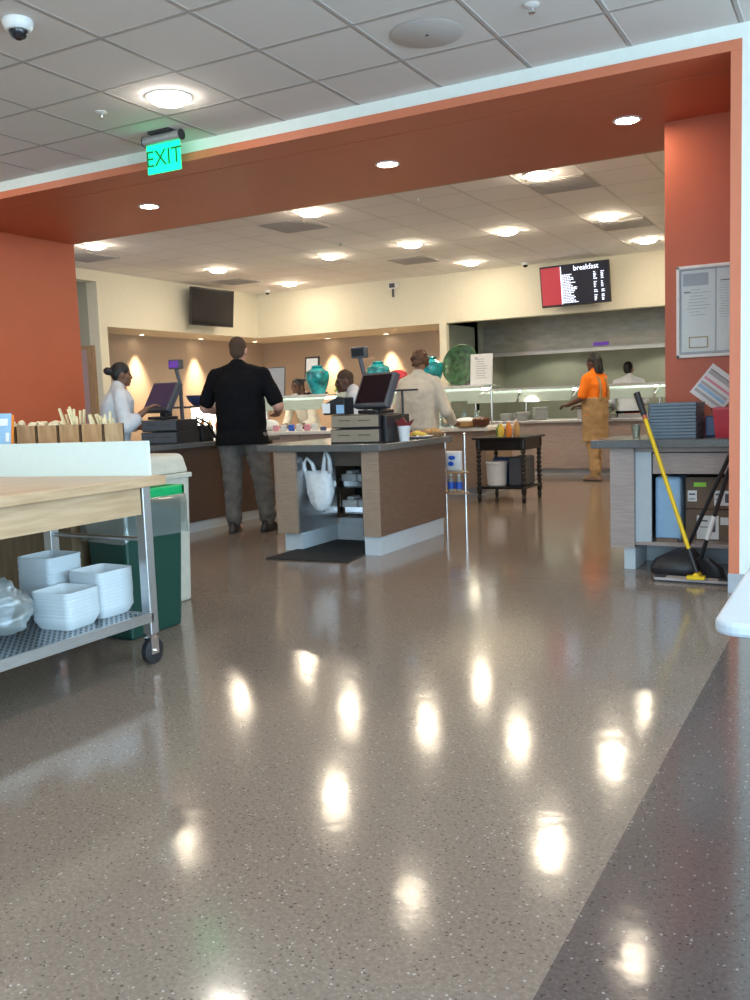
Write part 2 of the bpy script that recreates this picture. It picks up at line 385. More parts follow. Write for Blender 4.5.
struct('trim_3', MB().box(-7.95, -.654, 5.985, 6.0, 3.084, 3.138), 'seam')
struct('trim_4', MB().box(-7.95, -.654, YW-.012, YW-.008, 3.08, 3.138), 'orange_trim')
struct('baseboard_right', MB().box(-.716, -.654, YW-.012, 6.3, 0, .115).box(-.654, 3.5, YW-.012, YW, 0, .115), 'greybase')
struct('wall_pillar', MB().box(-1.297, -.654, 6.85, YS, 0, 3.08), 'orange')
struct('wall_jamb', MB().box(-8.1, -7.86, YW-.004, YS+.03, 0, 3.08), 'orange')
wr = MB()
for a,b,c,d in ((-3.2,5.68,0,.35),(-3.2,5.68,2.75,3.3),(-3.2,-2,.35,2.75),(4.9,5.68,.35,2.75)): wr.box(3.5,3.6,a,b,c,d)
struct('wall_right', wr, 'white')
for i,(a,b) in enumerate(((-2,.3),(.3,2.6),(2.6,4.9))):
    fr = MB(); fr.box(3.5,3.56,a,a+.05,.35,2.75); fr.box(3.5,3.56,b-.05,b,.35,2.75); fr.box(3.5,3.56,a,b,.35,.4); fr.box(3.5,3.56,a,b,2.7,2.75)
    struct('window_%d'%(i+1), fr, 'winframe')
wb = MB()
for a,b,c,d in ((-9,3.6,0,.35),(-9,3.6,2.75,3.3),(-9,-2,.35,2.75),(3.2,3.6,.35,2.75)): wb.box(a,b,-3.2,-3.1,c,d)
struct('wall_back', wb, 'white')
fr = MB()
for a in (-2,-.3,1.4,3.15): fr.box(a,a+.05,-3.16,-3.1,.35,2.75)
struct('window_4', fr, 'winframe')
struct('wall_left', MB().box(-9,-8.9,-3.2,YW,0,3.3), 'white')
# serving room shell
struct('wall_left_upper', MB().box(XL-.2, XL, 9.84, YB, NZ, CEILING).box(XL-.2, XL, 9.84, 10.0, 0, NZ).box(XL-.2, XL, YS, 9.84, 3.07, CEILING), 'cream')
struct('wall_rear_upper', MB().box(XL-.2, 1.2, YB, YB+.2, NZ, CEILING), 'cream')
struct('ceiling_niche', MB().box(-10.6, XL-.2, 10.0, YB+.2, NZ, NZ+.1).box(-10.6, -6.1, YB+.2, 15.1, NZ, NZ+.1), 'cream')
struct('wall_niche', MB().box(-10.75, -10.6, 9.9, 15.25, 0, NZ+.1).box(-10.75, -6.1, 15.1, 15.25, 0, NZ+.1), 'taupe')
struct('wall_recess', MB().box(-10.75, XL-.002, 9.845, 10.0, 0, CEILING).box(-10.75, -10.4, YS, 9.84, 0, CEILING).box(-8.1,-1.0,YS-.0,YS+.02,3.08,CEILING), 'sage')
struct('wall_kitchen', MB().box(-6.1, 1.2, 16.6, 16.7, 0, 2.7).box(-6.16, -6.1, YB+.2, 16.6, 0, 2.7), 'tile')
struct('ceiling_kitchen', MB().box(-6.1, 1.2, YB+.2, 16.7, 2.6, 2.7), 'taupe')
struct('wall_right_far', MB().box(1.1, 1.2, YS, 16.7, 0, CEILING).box(-.654,3.6,YS-.05,YS,0,3.3), 'cream')
struct('trim_5', MB().box(-6.16, -6.04, YB-.006, YB+.1, 0, NZ), 'cream')
d = struct('door_1', MB().box(-10.38,-9.98, 9.80, 9.84, 0, 2.12), 'pinkdoor')
struct('trim_6', MB().box(-9.98,-9.86, 9.79, 9.84, 0, 2.17).box(-10.4,-9.98,9.79,9.84,2.12,2.17), 'tanframe')

# ---------------------------------------------------------------- ceiling fixtures
def downlight(loc, lens, label, r=.10, group=None, k=1.0):
    x,y,z = loc
    t = thing('recessed_downlight', loc, label, 'ceiling light', group)
    part('trim_ring', MB().lathe([(r,0),(r+.022,0),(r+.026,-.006),(r+.006,-.010),(r,-.004)], loc, 28, cap=False), 'trimw', t, True)
    part('lens', MB().lathe([(r+.001,-.003),(r*.97,-.003-.019*k),(r*.8,-.004-.032*k),(r*.45,-.005-.041*k),(.01,-.005-.043*k)], loc, 28), lens, t, True)
    return t
near = [(-4.036,4.829,'round white downlight near the green exit sign, brightest in the entry ceiling'),
        (-2.2,2.39,None),(-4.03,2.39,None),(-6.5,2.39,None),(-6.5,4.83,None),(.2,2.39,None),(-2.2,-.05,None),(.2,-.05,None),(-4.6,-.05,None),(1.7,4.83,None)]
for x,y,l in near:
    downlight((x,y,CEILING), 'lens_n', l or 'round white downlight in the entry ceiling outside the frame, seen only in the floor', group=None if l else 'entry downlights beyond the frame', r=.125)
for x,y,l in [(-5.877,6.66,'leftmost of the three round lights in the orange soffit'),(-3.394,6.66,'middle one of the three round lights in the orange soffit'),(-1.504,6.62,'rightmost round light in the orange soffit, beside the orange pillar')]:
    downlight((x,y,3.08), 'lens', l, .075, k=.06)
far = [(-8.3,8.4,'ceiling light beside the top of the left orange jamb'),(-8.42,10.95,'ceiling light above the blank wall television, left side'),(-8.5,12.95,'small far ceiling light nearest the left rear corner'),
 (-5.211,8.41,'ceiling light just behind the orange soffit, next to a dark vent at left centre'),(-6.53,11.0,'ceiling light in the middle row, second from the left'),(-5.238,10.9,'ceiling light in the middle row, centre'),
 (-5.233,12.89,'rear ceiling light left of the breakfast menu screen'),(-2.69,8.32,'large ceiling light cut by the soffit edge at right, next to a dark vent'),(-3.922,10.85,'ceiling light in front of and above the breakfast menu screen'),
 (-2.661,10.73,'ceiling light beside the second dark vent at right'),(-2.632,12.69,'rear ceiling light beside the orange pillar edge')]
for x,y,l in far: downlight((x,y,CEILING), 'lens', l, .118)
for x,y in ((-.9,8.4),(-.9,10.9),(-.3,12.9)): downlight((x,y,CEILING), 'lens', 'serving room ceiling light hidden behind the orange pillar', .12, 'lights behind the pillar')
for px,py,l in ((-2.63,8.85,'dark square air vent beside the ceiling light at the soffit edge'),(-2.62,11.35,'dark square air vent in front of the menu screen at right'),(-5.76,8.93,'dark square air vent at left centre behind the soffit'),
              (-5.81,12.15,'dark square air vent near the rear wall in the centre'),(-9.0,8.95,'dark square air vent by the left orange jamb'),(-9.0,12.15,'dark square air vent above the blank television')):
    t = thing('air_vent', (px,py,CEILING), l, 'air vent')
    part('frame', MB().box(px-.295,px+.295,py-.295,py+.295,CEILING-.008,CEILING), 'vent', t)
    s = MB()
    for k in range(9): s.box(px-.27,px+.27,py-.26+k*.062,py-.235+k*.062,CEILING-.014,CEILING-.008)
    part('louvres', s, 'vent', t)
# speaker, camera, sprinklers
t = thing('ceiling_speaker', (-2.188,4.831,CEILING), 'round perforated speaker in the entry ceiling tile', 'speaker')
part('grille', MB().lathe([(.20,0),(.205,-.004),(.195,-.009),(.01,-.011)], (-2.188,4.831,CEILING), 36), 'speaker', t, True)
part('badge', MB().lathe([(.008,-.011),(.008,-.014)], (-2.188,4.831,CEILING), 12), 'blackplastic', t)
def dome_cam(loc, label, s=1.0):
    t = thing('security_camera', loc, label, 'security camera')
    part('housing', MB().lathe([(.075*s,0),(.078*s,-.015*s),(.070*s,-.04*s),(.058*s,-.052*s),(.02*s,-.054*s)], loc, 28), 'whiteplastic', t, True)
    part('dome', MB().lathe([(.048*s,-.050*s),(.046*s,-.065*s),(.034*s,-.085*s),(.015*s,-.095*s),(.003,-.097*s)], loc, 24), 'dome', t, True)
dome_cam((-3.89,3.50,CEILING), 'white dome security camera in the entry ceiling, top left', 1.0)
dome_cam((-9.3,13.45,CEILING), 'small dark dome camera by the left rear ceiling corner', .8)
dome_cam((-4.6,13.5,CEILING), 'small dark dome camera on the rear ceiling beside the menu screen', .8)
def sprinkler(loc, label):
    x,y,z = loc; t = thing('sprinkler', loc, label, 'sprinkler')
    part('escutcheon', MB().lathe([(.04,0),(.042,-.004),(.02,-.012),(.012,-.012)], loc, 20), 'trimw', t, True)
    part('frame_arms', MB().cyl((x-.012,y,z-.012),(x-.004,y,z-.04),.003).cyl((x+.012,y,z-.012),(x+.004,y,z-.04),.003).cyl((x,y,z-.012),(x,y,z-.04),.004), 'steel', t)
    part('deflector', MB().lathe([(.018,-.040),(.018,-.043)], loc, 16), 'steel', t)
sprinkler((-1.576,4.80,CEILING), 'sprinkler head in the entry ceiling above the white header, right side')
sprinkler((-4.607,4.80,CEILING), 'sprinkler head in the entry ceiling left of the exit sign')
sprinkler((-5.9,10.2,CEILING), 'sprinkler head in the serving room ceiling, left centre')
sprinkler((-4.0,8.5,CEILING), 'sprinkler head just behind the soffit edge, centre')
# exit sign
ex, ey, ez = -4.56, 5.36, CEILING
t = thing('exit_sign', (ex,ey,ez), 'glowing green exit sign hanging from the ceiling before the orange header', 'exit sign')
part('canopy', MB().box(ex-.10,ex+.10,ey-.05,ey+.05,ez-.02,ez), 'blackplastic', t, bevel=.004)
hs = MB().tube([(ex-.17,ey,ez-.052),(ex+.17,ey,ez-.052)], .036, 18)
h_ = part('housing', hs, 'exithouse', t, True)
part('end_cap', MB().cyl((ex+.17,ey,ez-.052),(ex+.178,ey,ez-.052),.038,n=18), 'blackplastic', t)
part('end_cap', MB().cyl((ex-.178,ey,ez-.052),(ex-.17,ey,ez-.052),.038,n=18), 'blackplastic', t)
pn = part('panel', MB().box(ex-.155,ex+.155,ey-.004,ey+.004,ez-.29,ez-.08), 'exitg', t)
text('lettering', 'EXIT', .165, frame((ex,ey-.0045,ez-.19),(1,0,0),(0,-1,0)), 'exitt', pn)

# ---------------------------------------------------------------- televisions on the walls
def tv(c, wd, ht, face, tilt, label, mscreen='screen'):
    """c: centre, face: heading of the screen normal"""
    t = thing('wall_television', (c[0],c[1],c[2]-ht/2), label, 'television', local=True)
    n = Vector((math.cos(face), math.sin(face), 0)); x = Vector((-n.y, n.x, 0))
    m = Matrix((x, -n, Vector((0,0,1)))).transposed().to_4x4()   # local y points to the wall
    m = Matrix.Translation(Vector((0,0,ht/2))) @ m @ Matrix.Rotation(tilt,4,'X')
    part('casing', MB().box(-wd/2,wd/2,0,.05,-ht/2,ht/2).xf(m), 'blackplastic', t, bevel=.006)
    sc = part('screen', MB().box(-wd/2+.018,wd/2-.018,-.003,.0,-ht/2+.022,ht/2-.018).xf(m), mscreen, t)
    return t, sc, m
t, sc, m = tv((-9.45,12.1,2.84), .98, .60, R(-6), R(6), 'blank black television on the left wall bracket')
part('bracket', MB().box(-.30,-.27,.05,.16,-.12,.12).box(-.1,.1,.05,.09,-.14,.14).box(-.03,.03,.09,.40,-.03,.03).box(-.3,-.1,.12,.15,.08,.11).box(-.3,-.1,.12,.15,-.11,-.08).xf(m), 'blackplastic', t)
mx, mz, mw, mh = -3.84, 2.79, 1.07, .60
t, sc, m = tv((mx,YB-.30,mz+.03), mw, mh, R(-96), R(8), 'menu television with red panel headed breakfast on the rear wall', 'screen_m')
part('bracket', MB().box(-.15,.15,.05,.09,-.16,.16).box(-.04,.04,.09,.25,-.04,.04).xf(m), 'blackplastic', t)
part('red_panel', MB().box(-mw/2+.022,-mw/2+.33,-.005,-.003,-mh/2+.03,mh/2-.026).xf(m), 'redglow', sc)
part('divider', MB().box(-mw/2+.33,-mw/2+.342,-.005,-.003,-mh/2+.03,mh/2-.026).xf(m), 'textglow', sc)
text('menu_heading', 'breakfast', .105, m @ frame((.19,-.0045,.232),(1,0,0),(0,-1,0)), 'textglow', sc)
random.seed(3)
for rows, x0, wmax in ((18,-.19,.25),(18,.30,.06),(18,.41,.06)):
    b = MB()
    for k in range(rows):
        if k in (5,10,13) and x0>0: continue
        z = .15-k*.0235; ln = wmax*(.55+.45*random.random())
        xx = 0
        while xx < ln:
            wdd = min(ln-xx, random.uniform(.02,.05)); b.box(x0+xx,x0+xx+wdd-.008,-.005,-.003,z-.006,z+.006); xx += wdd
    part('menu_lines', b.xf(m), 'textglow', sc)
t = thing('wall_speaker', (-6.96,YB,3.03), 'small white emergency light with hanging arm on the rear upper wall', 'emergency light')
part('body', MB().box(-7.05,-6.87,YB-.06,YB,3.06,3.17), 'trimw', t, bevel=.01); part('face', MB().box(-7.02,-6.92,YB-.065,YB-.06,3.08,3.15), 'greyplastic', t)
part('arm', MB().box(-6.99,-6.965,YB-.03,YB,2.93,3.06), 'greyplastic', t)

# ---------------------------------------------------------------- niche downlights and wall washers
def niche(x, y, label):
    downlight((x,y,NZ), 'niche_lens', label, .05, k=.05)
    l = bpy.data.lights.new('niche_lamp', 'SPOT'); l.energy = 260; l.color = (1,.70,.42); l.spot_size = R(62); l.spot_blend = 1.0; l.shadow_soft_size = .03
    o = bpy.data.objects.new('niche_lamp', l); COL.objects.link(o); o.location = (x,y,NZ-.03)
    return o
for x,y,lab in ((-10.42,11.45,'first small downlight in the left niche'),(-10.42,12.95,'second small downlight in the left niche'),(-10.3,14.4,'small downlight in the niche corner behind the tall man'),
            (-9.0,14.93,'small rear niche downlight left of the framed sign'),(-7.75,14.93,'small rear niche downlight above the left teal vase'),(-6.6,14.93,'small rear niche downlight above the curly haired person')):
    niche(x,y,lab)

# ---------------------------------------------------------------- kitchen hood and line
hx0, hx1 = -6.095, .9
t = thing('kitchen_hood', (-2.6,16.05,1.98), 'long stainless exhaust hood over the rear kitchen', 'exhaust hood')
part('canopy', MB().box(hx0,hx1,15.5,15.53,1.98,2.6), 'steel_hood', t)
part('gutter', MB().box(hx0,hx1,15.47,15.54,1.93,1.99), 'steel', t)
part('filters', MB().box(hx0+.03,hx1,15.54,16.58,2.25,2.28), 'greyplastic', t)
for x in (-5.2,-4.2,-3.25,-2.1):
    o = part('hood_lamp', MB().ell((x,15.85,2.22),(.06,.06,.05)), 'niche_lens', t, True)
for x in (-5.0,-3.0,-1.2):
    l_ = bpy.data.lights.new('hood_light','SPOT'); l_.energy = 13; l_.color = (1,.92,.76); l_.spot_size = R(140); l_.shadow_soft_size = .05
    o_ = bpy.data.objects.new('hood_light', l_); COL.objects.link(o_); o_.location = (x,15.85,2.13)
part('control_display', MB().box(-4.1,-3.85,15.44,15.47,2.02,2.07), 'purple', t)
# serving counters
def counter(x0,x1,y0,y1,top,label,body='lam_t',slab='whitetop',over=.06,toe=.1,slabt=.045):
    t = thing('serving_counter', ((x0+x1)/2,(y0+y1)/2,0), label, 'counter')
    part('body', MB().box(x0,x1,y0,y1,toe,top-slabt), body, t)
    part('toe_kick', MB().box(x0+.04,x1-.04,y0+.06,y1-.04,0,toe), 'greybase', t)
    part('panel_joint', MB().box((x0+x1)/2-.004,(x0+x1)/2+.004,y0-.003,y0,toe,top-slabt), 'greyplastic', t)
    part('countertop', MB().box(x0-over,x1+over,y0-over,y1+over,top-slabt,top), slab, t, bevel=.006)
    return t
counter(-9.6,-4.15,10.55,11.5,.85,'salad counter with white top behind the register island','lam_t','whitetop')
counter(-5.9,1.0,13.5,14.3,.84,'long hot food counter along the kitchen opening','lam_g','steel')
# food guards
def guard(x0,x1,y,zt,zl,n,label,depth=.5,beam=False,zc=.85):
    t = thing('sneeze_guard', ((x0+x1)/2,y,zc), label, 'sneeze guard')
    part('top_shelf', MB().box(x0,x1,y+.05,y+.05+depth,zt,zt+.012), 'aqua', t)
    part('front_rail', MB().box(x0,x1,y+.03,y+.05,zt-.008,zt+.016), 'trimw' if not beam else 'steel', t)
    W = (x1-x0)/n
    for k in range(n):
        a = x0+k*W+.02; b = x0+(k+1)*W-.02
        g = MB().add([(a,y+.03,zt-.01),(b,y+.03,zt-.01),(b,y-.12,zl),(a,y-.12,zl),(a,y+.036,zt-.01),(b,y+.036,zt-.01),(b,y-.114,zl),(a,y-.114,zl)],
             [(0,1,2,3),(4,7,6,5),(0,4,5,1),(3,2,6,7),(0,3,7,4),(1,5,6,2)])
        part('glass_pane', g, 'aqua', t)
    for k in range(n+1):
        x = x0+k*W
        part('post', MB().cyl((x,y+.3,zc),(x,y+.3,zt),.013).cyl((x,y+.3,zt-.04),(x,y-.1,zl+.05),.008), 'chrome', t, True)
    part('lamp_tube', MB().box(x0+.05,x1-.05,y+.30,y+.36,zt-.05,zt-.02), 'tube', t)
    return t
guard(-7.75,-6.55,10.75,1.33,1.14,1,'glass food guard with lamp left of the bending server')
guard(-6.4,-4.25,10.75,1.36,1.18,3,'glass food guard right of the curly haired person')
guard(-5.6,-3.9,13.55,1.33,1.13,2,'glass food guard on the hot counter left of the orange shirted worker', beam=True, zc=.84)
guard(-3.8,-.5,13.55,1.33,1.13,3,'long glass food guard on the hot counter behind the orange shirted worker', beam=True, zc=.84)
sh1 = 1.373; sh0 = 1.343
# things on the salad guard shelves
def vase(x,y,z,h,label):
    r = h*.43
    solo('vase', MB().lathe([(r*.35,0),(r*.55,.01),(r*.85,h*.35),(r,h*.62),(r*.93,h*.80),(r*.55,h*.90),(r*.42,h*.93),(r*.5,h*.96),(r*.45,h),(r*.2,h+.008),(.01,h+.01)], (x,y,z), 28), 'teal', label, 'vase', 'teal glazed vases', True)
vase(-6.81,10.98,sh0,.40,'glossy teal vase behind the bending server, left of the register screen')
vase(-5.88,11.05,sh1,.38,'glossy teal vase just above the register screen')
vase(-5.10,11.05,sh1,.40,'glossy teal vase right of the curly haired person')
t = thing('red_bowl', (-5.60,11.08,sh1), 'round red lacquered bowl beside the teal vase above the register screen', 'bowl')
part('body', MB().lathe([(.05,0),(.12,.06),(.15,.14),(.12,.22),(.06,.25),(.01,.255)], (-5.60,11.08,sh1), 24), 'red', t, True)
t = thing('green_plate', (-4.70,11.12,sh1), 'large green glazed platter standing upright on the salad guard', 'plate')
pm = at((-4.70,11.14,1.645),R(-8),R(80))
part('dish', MB().lathe([(.01,0),(.17,.005),(.20,.015),(.262,.035),(.270,.03),(.21,.003),(.17,-.012),(.01,-.012)], (0,0,0), 40).xf(pm), 'greenplate', t, True)
part('plate_stand', MB().tube([(-4.80,11.05,sh1),(-4.80,11.05,sh1+.06),(-4.80,11.17,sh1+.03),(-4.80,11.22,sh1+.26)], .006, 6).tube([(-4.60,11.05,sh1),(-4.60,11.05,sh1+.06),(-4.60,11.17,sh1+.03),(-4.60,11.22,sh1+.26)], .006, 6), 'blackplastic', t)
def sheet_sign(name,x,y,z,wd,ht,label,framem='whiteplastic',face='paper',lines=True,rz=0,fw=.012,head=.0):
    t = thing(name,(x,y,z),label,'sign'); mm = at((x,y,z),rz,R(-6))
    part('frame', MB().box(-wd/2,wd/2,0,.012,0,ht).xf(mm), framem, t)
    p_ = part('sheet', MB().box(-wd/2+fw,wd/2-fw,-.003,0,fw,ht-fw).xf(mm), face, t)
    part('foot', MB().box(-wd/2,wd/2,-.02,.10,0,.008).xf(at((x,y,z),rz)), framem, t)
    if lines:
        b = MB()
        for k in range(9): b.box(-wd*.28+random.uniform(0,.02),wd*.28-random.uniform(0,.05),-.0045,-.003,ht*.82-k*ht*.075,ht*.82-k*ht*.075+.008)
        b.box(-wd*.3,-wd*.18,-.0045,-.003,ht*.84,ht*.90)
        part('printed_lines', b.xf(mm), 'inkl', p_)
    return t
sheet_sign('menu_sign',-4.37,11.0,sh1,.30,.40,'white printed menu sign standing in front of the green platter')
sheet_sign('menu_sign',-7.55,11.0,sh0,.32,.42,'plain grey board sign right of the tall man in black','greyplastic','paper2',False)
t = thing('framed_sign',(-7.07,11.25,sh0),'small black framed sign on a dark stand beside the grey board','sign')
part('stand', MB().box(-7.30,-6.86,11.2,11.32,sh0,sh0+.04).box(-7.28,-7.24,11.22,11.3,sh0,sh0+.22).box(-6.93,-6.89,11.22,11.3,sh0,sh0+.22).box(-7.3,-6.87,11.22,11.3,sh0+.20,sh0+.235).cyl((-7.08,11.24,sh0),(-7.08,11.24,sh0+.3),.012), 'blackwood', t)
mm = at((-7.06,11.22,sh0+.25),R(0),R(-8))
fo = part('frame', MB().box(-.12,.12,0,.02,0,.30).xf(mm), 'blackwood', t); part('sheet', MB().box(-.095,.095,-.003,0,.025,.275).xf(mm), 'paper', t)
for k,(x,c) in enumerate(((-7.16,'black'),(-6.98,'black'))):
    solo('condiment_jar', MB().lathe([(.035,0),(.038,.02),(.036,.09),(.02,.12),(.02,.14),(.01,.145)], (x,11.12,sh0), 16), 'brown', 'small dark jar on the food guard, %s of the framed sign stand' % ('left' if k==0 else 'right'), 'jar', 'dark jars by the framed sign', True)
solo('green_tub', MB().prism([(-6.58,11.02),(-6.36,11.02),(-6.36,11.2),(-6.58,11.2)], sh1, sh1+.03).box(-6.56,-6.38,11.03,11.2,sh1+.03,sh1+.15), 'leaf', 'lime green tub on the food guard behind the pole display', 'tub', bevel=.01)
# food on the salad counter
random.seed(11)
def pan(x,y,z,wd,dp,food,label):
    t = thing('food_pan',(x,y,z),label,'food pan','food pans in the serving counters')
    b = MB(); b.box(x-wd/2,x+wd/2,y-dp/2,y-dp/2+.008,z,z+.06).box(x-wd/2,x+wd/2,y+dp/2-.008,y+dp/2,z,z+.06).box(x-wd/2,x-wd/2+.008,y-dp/2,y+dp/2,z,z+.06).box(x+wd/2-.008,x+wd/2,y-dp/2,y+dp/2,z,z+.06).box(x-wd/2,x+wd/2,y-dp/2,y+dp/2,z,z+.006)
    part('tray', b, 'steel', t); f = MB()
    for k in range(14): f.ell((x+random.uniform(-.38,.38)*wd,y+random.uniform(-.38,.38)*dp,z+.045),(.03,.03,.02),n=8,k=6)
    o = part('food', f, food, t, True); o['kind'] = 'stuff'
for k in range(6): pan(-6.15+k*.33,11.0,.85,.27,.4,('lettuce','tomato','bread','whiteplastic','amber','lettuce')[k],'steel pan of salad food, %s from the left under the right food guard'%('first','second','third','fourth','fifth','sixth')[k])
for k in range(5): pan(-3.6+k*.55,13.85,.84,.45,.35,('bread','tomato','bread','lettuce','amber')[k],'steel pan of hot food, %s from the left under the long rear food guard'%('first','second','third','fourth','fifth')[k])
names = ('leftmost','second','third','fourth')
for k in range(4):
    x = -4.82+k*.17
    solo('glass_jug', MB().lathe([(.035,0),(.055,.01),(.05,.10),(.035,.16),(.045,.21),(.04,.208),(.03,.16),(.045,.10),(.05,.015),(.01,.012)], (x,10.68,.85), 18), 'glass', 'clear glass jug, %s of four on the salad counter before the black table'%names[k], 'jug', 'glass jugs on the salad counter', True)
t = thing('dip_bowl',(-4.62,10.56,.85),'white frosted cake tub on the right end of the salad counter','tub')
part('tub', MB().lathe([(.10,0),(.13,.02),(.14,.08),(.02,.085)], (-4.40,10.56,.85), 22), 'bread', t, True); part('cream_top', MB().ell((-4.40,10.56,.93),(.14,.13,.045)), 'whiteplastic', t, True)
solo('dark_bowl', MB().lathe([(.06,0),(.10,.03),(.11,.10),(.09,.12),(.02,.13)], (-4.20,10.54,.85), 20), 'brown', 'dark purple bowl at the salad counter corner beside the black table', 'bowl', smooth=True)
# pastries, cups in the left part
random.seed(5)
for k in range(7):
    x = -7.35+k*.13
    solo('snack_packet', MB().prism([(x-.04,10.66),(x+.04,10.66),(x+.035,10.72),(x-.035,10.72)],.85,.85+random.uniform(.05,.10)), random.choice(['purple_','whiteplastic','blue','pink','whiteplastic']) if False else ('pink','whiteplastic','blue','whiteplastic','pink','whiteplastic','navy')[k], 'small wrapped packet on the salad counter, %s from the left'%('first','second','third','fourth','fifth','sixth','seventh')[k], 'packet', 'packets on the salad counter', bevel=.01)
solo('paper_stack', MB().ell((-7.62,10.9,.93),(.16,.13,.085)), 'paper', 'heap of white napkins on the salad counter right of the tall man', 'napkins', smooth=True)
# lit drinks case at left
t = thing('display_case',(-8.75,11.0,.85),'brightly lit glass drinks case between the woman and the tall man','display case')
part('back_panel', MB().box(-9.35,-8.05,11.28,11.31,.87,1.22), 'case', t)
part('base', MB().box(-9.4,-8.0,10.75,11.32,.85,.87), 'whiteplastic', t)
part('top', MB().box(-9.4,-8.0,10.75,11.32,1.22,1.25), 'greyplastic', t)
for x in (-9.4,-8.7,-8.02): part('post', MB().box(x,x+.02,10.75,10.77,.87,1.22), 'chrome', t)
part('shelf', MB().box(-9.38,-8.02,11.0,11.27,1.05,1.06), 'glass', t)
random.seed(9)
def bottle(x,y,z,h,r,liq,label,grp,cap='whiteplastic'):
    t = thing('drink_bottle',(x,y,z),label,'bottle',grp)
    part('bottle_body', MB().lathe([(r*.9,0),(r,.01),(r,h*.6),(r*.4,h*.82),(r*.4,h*.9)], (x,y,z), 16), liq, t, True)
    part('cap', MB().lathe([(r*.45,h*.9),(r*.45,h),(.002,h)], (x,y,z), 12), cap, t, True)
for k in range(9):
    liq = ('amber','juice','brown','amber','juice','amber','amber','brown','amber')[k]
    bottle(-9.2+k*.135,10.86,.87,.17+.03*(k%3==0),.035,liq,'drink bottle in the lit case, %s from the left'%('first','second','third','fourth','fifth','sixth','seventh','eighth','ninth')[k],'bottles in the drinks case',('whiteplastic','navy','blackplastic')[k%3])
solo('dark_bowl', MB().lathe([(.07,0),(.10,.01),(.17,.09),(.20,.16),(.18,.155),(.02,.12)], (-8.95,11.0,1.25), 24), 'navy', 'wide dark blue bowl on top of the lit drinks case', 'bowl', smooth=True)
sheet_sign('menu_sign',-8.65,11.1,1.25,.26,.24,'small framed card on top of the lit drinks case','greyplastic','paper')
# rear counter goods
for s_,(x,n,lab) in enumerate(((-4.98,5,'left'),(-4.72,6,'middle'),(-4.45,9,'right'))):
    base = None
    for k in range(n):
        z = .84+k*.022
        lb = 'white plate in the %s stack on the hot counter, %s'%(lab, 'topmost' if k==n-1 else 'number %d up'%(k+1) if False else ('lowest' if k==0 else 'within the stack'))
        if base is None:
            base = solo('dinner_plate', MB().lathe([(.07,0),(.11,.012),(.125,.02),(.12,.022),(.07,.008),(.01,.008)], (x,13.62,z), 24), 'whiteplastic', lb, 'plate', 'white plates stacked on the hot counter', True)
        else: dup(base,(x,13.62,z),label=lb)
t = thing('steel_warmer',(-3.6,13.65,.84),'steel warming box in front of the orange shirted worker','food warmer')
part('box', MB().box(-3.83,-3.40,13.47,13.82,.84,.99), 'steel', t, bevel=.008); part('rim', MB().box(-3.85,-3.38,13.45,13.84,.99,1.005), 'blackplastic', t)
# ---------------------------------------------------------------- black table with turned legs
bx0,bx1,by0,by1,bt = -3.98,-3.40,9.82,10.42,.755
t = thing('side_table', (-3.69,10.12,0), 'black wooden side table with turned legs beside the salad counter', 'table')
part('tabletop', MB().box(bx0-.04,bx1+.04,by0-.04,by1+.04,bt-.025,bt), 'blackwood', t, bevel=.006)
part('apron', MB().box(bx0,bx1,by0,by0+.02,bt-.15,bt-.025).box(bx0,bx1,by1-.02,by1,bt-.15,bt-.025).box(bx0,bx0+.02,by0,by1,bt-.15,bt-.025).box(bx1-.02,bx1,by0,by1,bt-.15,bt-.025), 'blackwood', t)
part('lower_shelf', MB().box(bx0,bx1,by0,by1,.16,.185), 'blackwood', t)
for x in (bx0+.02,bx1-.02):
    for y in (by0+.02,by1-.02):
        pr = [(.012,0),(.022,.01),(.026,.06),(.018,.09),(.03,.11),(.03,.19),(.018,.2)]
        z = .2
        while z < .58: pr += [(.018,z),(.031,z+.022),(.031,z+.03),(.018,z+.05)]; z += .052
        pr += [(.034,z+.01),(.034,bt-.03)]
        part('leg', MB().lathe(pr,(x,y,0),14), 'blackwood', t, True)
t = thing('bucket',(-3.80,10.02,.185),'white plastic bucket on the lower shelf of the black table','bucket')
part('pail', MB().lathe([(.10,0),(.11,.01),(.125,.27),(.13,.28),(.12,.28),(.11,.265),(.01,.26)],(-3.80,10.0,.185),20), 'whiteplastic', t, True)
part('lid', MB().lathe([(.132,.26),(.132,.285),(.01,.287)],(-3.80,10.0,.185),20), 'whiteplastic', t, True)
solo('storage_bin', MB().box(-3.64,-3.46,9.95,10.36,.185,.52), 'greyplastic', 'grey storage bin on the right of the lower shelf of the black table', 'bin', bevel=.02)
solo('storage_box', MB().box(-3.92,-3.66,10.18,10.38,.185,.50), 'navy', 'dark blue box behind the white bucket under the black table', 'box', bevel=.01)
for x,y,l,c,h in ((-3.62,9.93,'amber','orange',.19),(-3.72,9.95,'banana','yellow',.17),(-3.80,10.1,'lettuce','green',.15),(-3.55,10.0,'bread','brown',.2)):
    bottle(x,y,bt,h,.035,l,'%s condiment jar on the black side table'%c,'jars on the black table','whiteplastic')

# ---------------------------------------------------------------- left register counter
LX0,LX1,LY0,LY1 = -6.23,-5.80,6.42,8.35
t = thing('register_counter',((LX0+LX1)/2,(LY0+LY1)/2,0),'brown laminate register counter beside the woman in white','counter')
part('body', MB().box(LX0,LX1,LY0,LY1,.1,.83), 'lam_d', t); part('toe_kick', MB().box(LX0+.03,LX1-.015,LY0+.03,LY1-.03,0,.1), 'lamwhite', t)
part('countertop', MB().box(LX0-.03,LX1+.06,LY0-.06,LY1+.06,.83,.88), 'stone', t, bevel=.006)

